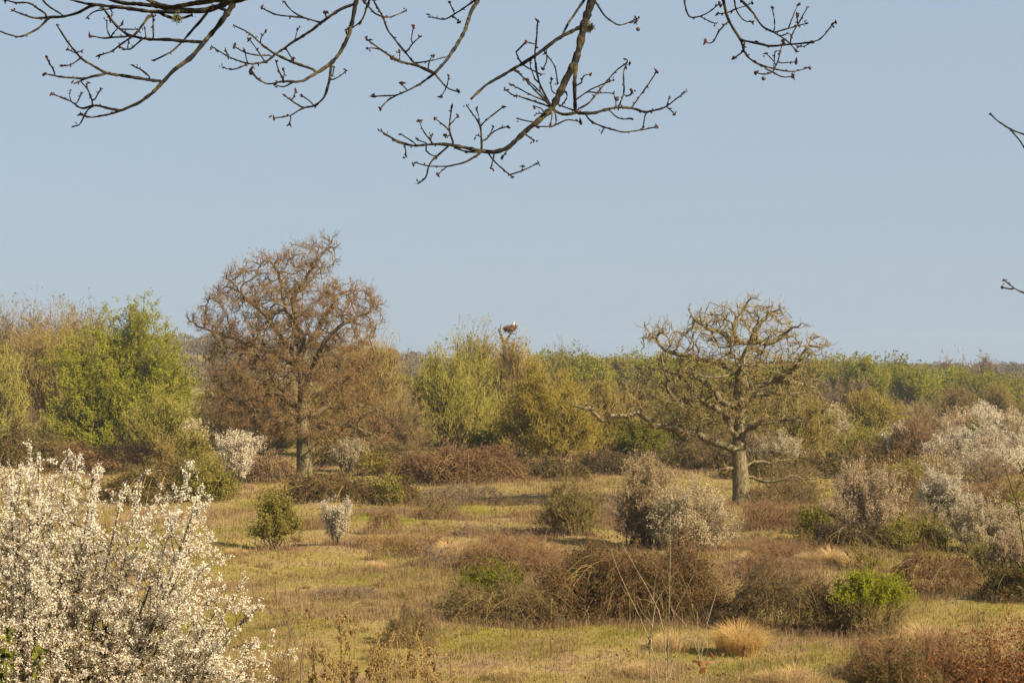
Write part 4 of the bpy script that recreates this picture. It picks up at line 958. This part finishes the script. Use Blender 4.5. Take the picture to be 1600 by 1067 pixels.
# ------------------------------------------------------------------ the oak that hangs over the viewpoint
BR = [  # (polyline in photo pixels, width at start, width at end)
 ([(372, -30), (367, 0), (357, 18), (338, 43), (315, 68), (300, 88), (270, 110), (255, 127), (235, 148), (212, 165), (192, 174), (172, 180), (140, 185), (126, 179)], 10, 2.5),
 ([(192, 174), (172, 170), (147, 164), (127, 172), (112, 160), (82, 147)], 4.5, 2.2), ([(147, 164), (136, 172), (128, 187), (125, 197), (119, 197)], 3, 2), ([(146, 163), (140, 147), (135, 132)], 3, 2.2), ([(146, 160), (157, 140)], 3, 2),
 ([(112, 160), (108, 152), (110, 142)], 2.4, 2), ([(118, 165), (128, 146)], 2.4, 1.8),
 ([(255, 127), (245, 127), (207, 121), (165, 116), (125, 92), (107, 70), (89, 40)], 6, 2.5), ([(165, 116), (142, 120), (125, 127), (116, 131)], 4.5, 2.2), ([(135, 124), (110, 122), (88, 120), (70, 116)], 4, 2.2), ([(88, 120), (80, 102), (72, 89)], 3, 2),
 ([(125, 92), (112, 102), (97, 103)], 3, 2), ([(118, 84), (124, 80), (128, 80)], 2.4, 1.8), ([(116, 84), (106, 77)], 2.4, 1.8), ([(125, 127), (138, 140), (141, 152)], 2.6, 2), ([(237, 124), (225, 112), (206, 102)], 3.4, 2),
 ([(315, 66), (295, 65), (270, 62), (225, 61), (200, 55), (182, 42), (170, 27), (160, 12)], 6, 3), ([(200, 58), (172, 59), (160, 61), (140, 56)], 3.4, 2), ([(222, 62), (210, 72), (200, 81), (188, 74)], 3.4, 2), ([(200, 80), (201, 68)], 2.2, 1.8), ([(172, 58), (180, 50), (190, 38)], 2.4, 1.8), ([(190, 45), (205, 46), (214, 46)], 2.4, 1.8), ([(228, 56), (226, 44)], 2.2, 1.8), ([(240, 61), (239, 25)], 2.4, 2.2),
 ([(172, 57), (165, 50), (167, 32)], 2.4, 1.8),
 ([(335, 5), (320, 25), (302, 45), (287, 62), (270, 80), (250, 90), (240, 95)], 5, 2.6), ([(235, 22), (212, 55), (185, 72), (175, 82), (155, 87)], 4.5, 2.4),
 ([(374, -12), (350, 8), (325, 16), (300, 17), (262, 15), (237, 10), (195, 7), (175, 2), (160, -8)], 10, 6), ([(355, 8), (312, 19), (237, 20), (195, 15), (150, 8), (140, 7)], 7, 5), ([(400, -8), (365, 2), (340, -2), (312, 4), (275, 11), (250, 8), (231, 0), (220, -12)], 9, 6),
 ([(150, 8), (142, 9), (122, 20), (100, 26), (77, 27), (55, 29), (20, 17)], 5.5, 2.6), ([(77, 27), (60, 45), (27, 60), (0, 50), (-10, 44)], 3.6, 2.2), ([(75, 25), (47, 4), (25, 3), (8, 1)], 3.4, 2.4), ([(100, 25), (77, 12), (65, 0), (60, -8)], 3.2, 2.6),
 ([(250, 22), (277, 31), (300, 24)], 5.5, 3.5), ([(190, 10), (165, 16), (145, 19), (135, 29)], 3, 2.2), ([(140, 8), (125, 3), (104, -2)], 4, 3), ([(170, 10), (178, 20), (172, 30)], 2.2, 1.8),
 ([(300, 18), (318, 12), (325, 16)], 3, 2),
 ([(566, -30), (557, 0), (553, 26), (547, 55), (533, 80), (518, 98), (495, 112), (472, 126), (444, 124), (418, 131), (400, 121), (392, 109)], 8.5, 2.4), ([(518, 99), (515, 126), (507, 155), (490, 170), (475, 170), (455, 183), (428, 185)], 4.5, 2), ([(455, 183), (451, 195)], 2.2, 1.8),
 ([(490, 163), (472, 150)], 2.4, 1.8), ([(475, 170), (455, 157), (446, 150)], 2.6, 1.8), ([(458, 157), (462, 141)], 2.4, 1.8), ([(515, 126), (527, 122), (541, 111)], 2.6, 1.8), ([(519, 120), (522, 105)], 2.2, 1.8),
 ([(495, 111), (458, 98), (432, 86), (420, 78), (403, 66), (389, 52), (365, 40)], 5, 2), ([(556, 6), (533, 14), (501, 36), (481, 52), (461, 63), (444, 75), (426, 86), (418, 95), (389, 99), (357, 89), (331, 73)], 5.5, 2), ([(501, 36), (475, 28), (429, 24), (409, 13)], 3.6, 2), ([(475, 28), (458, 20), (444, 3)], 2.8, 2),
 ([(409, 88), (390, 62)], 2.4, 2), ([(426, 86), (406, 88), (383, 83), (366, 73)], 2.8, 2), ([(389, 99), (362, 111), (349, 106)], 2.6, 1.8), ([(386, 98), (382, 80)], 2.2, 1.8), ([(444, 124), (434, 112), (431, 95)], 3, 2), ([(472, 126), (458, 128), (441, 139), (429, 132)], 3, 2), ([(577, 0), (567, 32), (552, 43), (540, 47)], 3.4, 2), ([(578, -20), (577, 0)], 3.5, 3.4),
 ([(461, 63), (465, 45)], 2.4, 1.8), ([(444, 72), (458, 95)], 2.4, 2), ([(357, 89), (352, 78)], 2, 1.8), ([(420, 78), (405, 70), (410, 55), (415, 50)], 2.2, 1.8), ([(418, 131), (404, 128), (392, 113)], 2.4, 2), ([(444, 124), (443, 108)], 2, 1.8), ([(513, 34), (508, 20)], 2.2, 1.8),
 ([(562, -15), (567, 0), (587, 23), (607, 29), (625, 23), (635, 16)], 3.6, 2), ([(578, -12), (584, 3), (599, 26), (607, 49), (630, 76), (648, 99), (660, 105), (679, 115)], 2.8, 3.6),
 ([(762, -30), (748, 0), (734, 23), (728, 49), (714, 75), (697, 98), (679, 115)], 7, 5), ([(679, 115), (651, 102), (625, 96), (596, 78), (573, 62)], 5, 2.2), ([(679, 115), (653, 134), (622, 148), (584, 151)], 4, 2.2), ([(622, 148), (604, 158), (594, 171)], 2.6, 2), ([(679, 115), (697, 138), (717, 144)], 3, 1.8), ([(697, 139), (701, 119)], 2.4, 1.8),
 ([(636, 83), (642, 69), (658, 57)], 2.6, 1.8), ([(642, 69), (646, 43)], 2.4, 1.8), ([(648, 99), (669, 96), (694, 90)], 2.6, 1.8), ([(640, 100), (620, 98), (612, 92)], 2.4, 1.8), ([(669, 112), (670, 92), (676, 88)], 2.4, 1.8), ([(596, 78), (585, 76), (574, 76)], 2.2, 1.8), ([(636, 142), (628, 130)], 2.2, 1.8), ([(625, 96), (624, 80)], 2.2, 1.8), ([(697, 139), (690, 150)], 2, 1.8),
 ([(754, -15), (743, 0), (711, 22), (694, 32), (671, 27)], 3.8, 2), ([(711, 21), (702, 4)], 2.6, 1.8), ([(707, 25), (718, 35)], 2.4, 1.8),
 ([(936, -30), (925, 0), (914, 34), (904, 76), (897, 100), (880, 131), (863, 168), (839, 192), (815, 210), (791, 234), (770, 241), (736, 234), (705, 227), (681, 225), (646, 229), (619, 220), (595, 205)], 15, 2.2),
 ([(901, 98), (897, 131), (899, 175)], 7, 5.5), ([(899, 177), (928, 177), (962, 168), (987, 168), (1011, 175), (1042, 167), (1072, 143)], 5.5, 2), ([(987, 168), (1011, 134), (1026, 112)], 3, 2), ([(966, 168), (976, 148), (975, 113), (980, 96)], 2.8, 2), ([(914, 179), (925, 192), (949, 201), (976, 208), (997, 205), (1024, 199)], 3.4, 1.8), ([(1009, 175), (1005, 199)], 2.4, 1.8),
 ([(901, 172), (921, 162), (945, 131), (962, 110), (980, 98)], 3.4, 2), ([(901, 155), (928, 137), (959, 125)], 2.6, 1.8), ([(915, 143), (935, 146), (959, 146)], 2.4, 1.8), ([(952, 172), (966, 187), (987, 186)], 2.6, 1.8), ([(1042, 168), (1054, 180)], 2.2, 1.8), ([(1042, 167), (1046, 152)], 2, 1.6), ([(907, 136), (911, 117), (923, 117)], 2.6, 1.8), ([(976, 148), (985, 152), (987, 142)], 2.2, 1.8), ([(943, 199), (940, 207)], 2, 1.8), ([(962, 168), (962, 155)], 2, 1.6),
 ([(912, 40), (877, 58), (842, 82), (815, 100), (787, 117), (760, 132), (736, 155)], 6.5, 4), ([(925, -25), (914, 0), (890, 34), (877, 58)], 5, 3.6), ([(835, 86), (839, 58), (840, 33)], 3, 2), ([(837, 70), (822, 66)], 2.2, 1.8), ([(835, 86), (839, 113), (846, 137), (861, 165)], 3, 3), ([(849, 80), (868, 103), (871, 131)], 2.8, 2), ([(853, 78), (856, 97), (848, 108)], 2.2, 1.8),
 ([(861, 168), (825, 155), (797, 148), (792, 141)], 3.2, 2), ([(861, 167), (832, 137), (808, 112)], 3.2, 2), ([(852, 158), (826, 148), (797, 132)], 2.8, 1.8), ([(858, 163), (842, 141), (822, 124)], 2.6, 1.8), ([(804, 77), (815, 100), (846, 117)], 2.8, 2.2), ([(866, 150), (857, 132), (862, 124)], 2.2, 1.8), ([(825, 155), (806, 150)], 2, 1.8), ([(838, 130), (828, 104), (828, 95)], 2.2, 1.8),
 ([(753, 232), (751, 196), (729, 165)], 4, 2), ([(751, 196), (770, 180), (787, 167)], 2.8, 2), ([(756, 223), (770, 206), (794, 198)], 2.8, 2), ([(765, 212), (771, 198)], 2.2, 1.8), ([(750, 190), (745, 170)], 2.2, 1.8), ([(753, 215), (744, 212)], 2, 1.8),
 ([(710, 227), (701, 203), (706, 167)], 3.6, 2), ([(701, 203), (690, 192), (679, 186)], 2.6, 1.8), ([(703, 196), (715, 182)], 2.4, 1.8), ([(700, 214), (695, 211)], 2, 1.8), ([(677, 224), (665, 210), (655, 189)], 2.8, 1.8), ([(653, 228), (640, 218), (627, 210)], 2.6, 1.8), ([(670, 222), (676, 210)], 2, 1.8), ([(668, 224), (652, 218)], 2.2, 1.8),
 ([(753, 238), (729, 254), (698, 261), (667, 260), (648, 254)], 3.6, 2), ([(698, 261), (684, 273)], 2.4, 1.8), ([(700, 229), (670, 256), (667, 278), (653, 287)], 3, 2), ([(763, 240), (777, 258), (801, 277)], 3.2, 1.8), ([(797, 273), (815, 268), (839, 256)], 2.6, 2), ([(773, 241), (767, 263)], 2.4, 1.8), ([(794, 232), (785, 247)], 2.8, 2.2), ([(818, 208), (834, 220)], 3, 2.4), ([(817, 268), (817, 259)], 2, 1.6), ([(705, 229), (730, 238), (753, 238)], 3, 3), ([(664, 229), (664, 238), (682, 245)], 2.4, 1.8), ([(632, 226), (634, 243)], 2, 1.8), ([(646, 229), (622, 224), (600, 210)], 2.8, 2),
 ([(866, 172), (870, 185), (868, 198), (839, 198)], 3, 2), ([(868, 196), (887, 186), (907, 191)], 2.6, 1.8), ([(864, 170), (873, 179), (890, 180), (899, 177)], 4, 5), ([(863, 172), (860, 195)], 2.4, 1.8), ([(839, 192), (826, 190), (810, 186)], 2.4, 1.8), ([(856, 178), (838, 178)], 2.2, 1.8), ([(850, 172), (834, 166)], 2.2, 1.8), ([(880, 140), (890, 150), (878, 165)], 3.5, 2.2), ([(868, 162), (885, 168), (905, 176)], 2.8, 2),
 ([(922, -15), (928, 0), (945, 26), (969, 41), (997, 29)], 4, 1.8), ([(985, 37), (994, 34)], 2, 1.8),
 ([(1066, -20), (1069, 0), (1070, 13), (1076, 29), (1095, 27), (1110, 18), (1124, 6)], 3.6, 1.8), ([(1095, 27), (1106, 34), (1117, 37)], 2, 1.6), ([(1126, -20), (1130, 0), (1134, 19), (1140, 37), (1151, 54), (1159, 66), (1162, 81), (1168, 92), (1179, 99), (1192, 106), (1207, 108), (1226, 112), (1241, 113), (1264, 106)], 5.5, 1.8),
 ([(1157, 63), (1170, 65), (1189, 69), (1207, 72), (1230, 69), (1254, 67), (1277, 63), (1288, 54), (1301, 38)], 4.2, 2), ([(1138, 33), (1122, 50), (1116, 66), (1106, 71), (1102, 66)], 3, 1.8), ([(1162, 81), (1146, 92)], 2.4, 1.8), ([(1164, 64), (1162, 81)], 3, 2.6), ([(1192, 106), (1207, 113), (1224, 122), (1239, 119)], 2.8, 1.6), ([(1207, 114), (1191, 118), (1181, 114)], 2.4, 1.8), ([(1207, 112), (1215, 101), (1219, 86), (1224, 64)], 2.4, 2), ([(1215, 100), (1244, 97)], 2.2, 1.6),
 ([(1209, 109), (1211, 81)], 2.2, 1.6), ([(1213, 101), (1197, 84)], 2.2, 1.6), ([(1150, -10), (1157, 0), (1168, 11), (1179, 24), (1189, 42), (1209, 52), (1226, 62), (1234, 69), (1245, 81)], 4.6, 1.8), ([(1209, 52), (1232, 45), (1260, 37)], 3, 1.8), ([(1211, 50), (1209, 24), (1206, 12)], 2.6, 1.8), ([(1234, 68), (1238, 52), (1247, 37), (1261, 13)], 2.6, 1.8), ([(1246, 38), (1246, 24)], 2, 1.6), ([(1232, 45), (1247, 8)], 2, 1.4), ([(1218, 58), (1230, 52)], 2.4, 1.8), ([(1241, 70), (1248, 75), (1258, 73), (1268, 66)], 2, 1.8),
 ([(1144, -12), (1147, 0), (1150, 17), (1161, 31), (1170, 36), (1177, 34)], 3.2, 1.8), ([(1149, 15), (1136, 21), (1121, 22)], 2.6, 1.8), ([(1152, 12), (1162, 14), (1175, 4)], 2.2, 1.6),
 ([(1660, 190), (1605, 213), (1592, 208), (1580, 204), (1556, 188), (1548, 178)], 4, 2), ([(1620, 270), (1600, 230), (1590, 216), (1580, 204)], 3, 2.4), ([(1660, 480), (1605, 462), (1585, 453), (1568, 437)], 4, 2), ([(1585, 453), (1566, 449)], 2.6, 2),
]
def overhang():
    rng = np.random.default_rng(6); base_d = 7.0; px2m = 1 / FPX
    e = empty('oak_tree', (0.8, -3.2, float(gz(.8, -3.2))), 'overhanging oak whose bare budding twigs droop across the sky', 'tree')
    b = np.array(e.location)
    pts_px = np.zeros((0, 2)); pts_d = np.zeros(0); pts_id = np.zeros(0, int)
    groups = {}; buds = {}; roots = []; gid = -1
    for (pl, w0, w1) in BR:
        pl = np.array(pl, float); L = np.linalg.norm(np.diff(pl, axis=0), axis=1).sum(); K = max(5, int(L / 5))
        q = resample(pl, K) if len(pl) > 2 else np.linspace(pl[0], pl[1], K)
        d0 = None
        if len(pts_px):
            # joins the limb it springs from; else starts a branch of its own
            dd = np.hypot(*(pts_px - q[0]).T); k = int(dd.argmin())
            if dd[k] < 7 or (q[0][1] > 3 and q[0][0] < 1590): d0 = pts_d[k]; g = pts_id[k]; q[0] = pts_px[k]
        if d0 is None:
            gid += 1; g = gid; d0 = base_d + rng.uniform(-.5, .6); roots.append((q[0], d0, w0))
        s = np.linspace(0, 1, K)
        dl = d0 + (rng.uniform(-1, 1) * L * .0016) * s + .05 * np.sin(s * 6 + rng.uniform(0, 6)) * s
        if len(pts_px):                       # ends of loops meet what they touch
            dd = np.hypot(*(pts_px - q[-1]).T); k = int(dd.argmin())
            if dd[k] < 4: dl = dl + (pts_d[k] - dl[-1]) * s
        q = q + np.cumsum(rng.normal(0, .22, q.shape), 0) * np.minimum(1, np.minimum(s, 1 - s) * 4)[:, None]
        P = np.array([at(a[0], a[1], d) for a, d in zip(q, dl)]) - b
        m = dl * px2m
        R = np.linspace(w0, w1, K) * m / 2 * (1 + .14 * rng.normal(size=K)).clip(.75, 1.35)
        mb = groups.setdefault(g, MB()); tubes(mb, P[None], R[None], 7)
        mb.add(P[-1] + rng.normal(0, 1e-4, (3, 3)), np.array([[0, 1, 2]]))
        pts_px = np.concatenate([pts_px, q]); pts_d = np.concatenate([pts_d, dl]); pts_id = np.concatenate([pts_id, np.full(K, g)])
        # buds: singly along thin wood, in a cluster at the tip
        c = []
        if w1 < 4:
            c += [(P[-1], 1.25)] + [(P[-1] + rng.normal(0, .005, 3), .9) for _ in range(2)]
            for i in range(1, K - 1):
                if R[i] * 2 / m[i] < 4.2 and rng.uniform() < .38: c.append((P[i] + unit(rng.normal(size=(1, 3)))[0] * (R[i] + .002), .75))
        bm = buds.setdefault(g, MB())
        for p, sz in c:
            ax = unit(rng.normal(size=(1, 3)) + (P[-1] - P[-2]) * 40)[0]; l = .0060 * sz * rng.uniform(.55, 1.5); tubes(bm, np.stack([p - ax * l * 1.0, p - ax * l * .3, p + ax * l * .5, p + ax * l * 1.7])[None], np.array([[.22, .5, .42, .04]]) * l, 6)
    bark = barkmat('twig_bark', (.008, .007, .007), (.022, .018, .014), (.065, .052, .022), 26, .3)
    bm_ = leafmat('bud', [(.02, .014, .012), (.045, .024, .018), (.085, .032, .022), (.04, .03, .018)], 0, objvar=0)
    for g, mb in groups.items():
        o = mb.build('branch', bark, e, smooth=True)
        if buds[g].V: buds[g].build('leaf_bud', bm_, o)
    # trunk and the boughs from which the branches hang, above and behind the viewpoint
    mb = MB()
    def tube(pts, r0, r1, K=24, S_=10):
        q = resample(np.array(pts, float), K); q = q + rng.normal(0, .02, q.shape); tubes(mb, (q - b)[None], np.linspace(r0, r1, K)[None], S_); return q
    g0 = b.copy()
    tube([g0 - [0, 0, .3], g0 + [.05, 0, 2], g0 + [-.1, .1, 4.2], g0 + [0, .2, 6]], .52, .34); mb.build('trunk', BARK['oak'], e, smooth=True)
    top = g0 + np.array([0, .2, 5.9])
    spine = [np.array([x, 7.0 + .15 * math.sin(x * 3), 9.25 + .12 * math.cos(x * 2)]) for x in np.linspace(-1.5, 2.2, 9)]
    mb = MB(); tube([top, [.4, 0, 10.6], [0, 3.5, 10.3], [-.1, 5.6, 9.8], spine[3]], .24, .07)
    tube([spine[3], spine[2], spine[1], spine[0]], .05, .02, 12, 8); tube([spine[3], spine[4], spine[5], spine[6], spine[7], spine[8]], .06, .02, 16, 8)
    for q, d, w in roots:
        p = at(q[0], q[1], d)
        a = min(spine, key=lambda s_: abs(s_[0] - p[0] * .9))
        if q[0] > 1500: a = spine[-1]
        r1 = w * d * px2m / 2
        tube([a, (a + p) / 2 + [0, 0, .12], p], max(r1 * 1.3, .012), r1, 12, 7)
    mb.build('limb', bark, e, smooth=True)
    # oak galls
    for px, py in [(997, 46), (1193, 123)]:
        c = at(px, py, 7.0) - b; a = np.linspace(-1, 1, 9); mb = MB(); r = .0075
        tubes(mb, np.stack([c + np.array([0, 0, r * s_]) for s_ in a])[None], (r * np.sqrt(np.maximum(1 - a ** 2, .02)))[None], 10); mb.build('gall', plain('gall', (.05, .03, .02)), e, smooth=True)
    # tuft of lichen on the thick branch and on the far bough
    for px, py in [(921, 44), (277, 29)]:
        c = at(px, py, 7.0) - b; mb = MB(); p = c + rng.normal(0, .008, (260, 3)); leaf_faces(mb, rng, p, .010, .004, 0); mb.build('lichen', leafmat('lichen', [(.10, .11, .05), (.16, .16, .08), (.2, .19, .1)], .2, objvar=0), e)
overhang()

# ------------------------------------------------------------------ haze
HAZE = True
if HAZE:
    x0, x1, y0, y1, z0, z1 = -1010, 1010, -45, 1610, -2, 42
    V = np.array([(x, y, z) for x in (x0, x1) for y in (y0, y1) for z in (z0, z1)], float)
    F = np.array([(0, 1, 3, 2), (4, 6, 7, 5), (0, 4, 5, 1), (2, 3, 7, 6), (0, 2, 6, 4), (1, 5, 7, 3)])
    m = bpy.data.materials.new('haze'); m.use_nodes = True; n = m.node_tree; n.nodes.clear()
    v = n.nodes.new('ShaderNodeVolumePrincipled'); v.inputs['Color'].default_value = (.80, .88, 1, 1); v.inputs['Density'].default_value = .00015; v.inputs['Anisotropy'].default_value = .2
    o = n.nodes.new('ShaderNodeOutputMaterial'); n.links.new(v.outputs[0], o.inputs['Volume'])
    ho = bpy.data.objects.new('haze', new_mesh('haze', V, [F], m)); COL.objects.link(ho); tag(ho, 'thin blue spring haze over the scrubland', 'haze', kind='stuff')
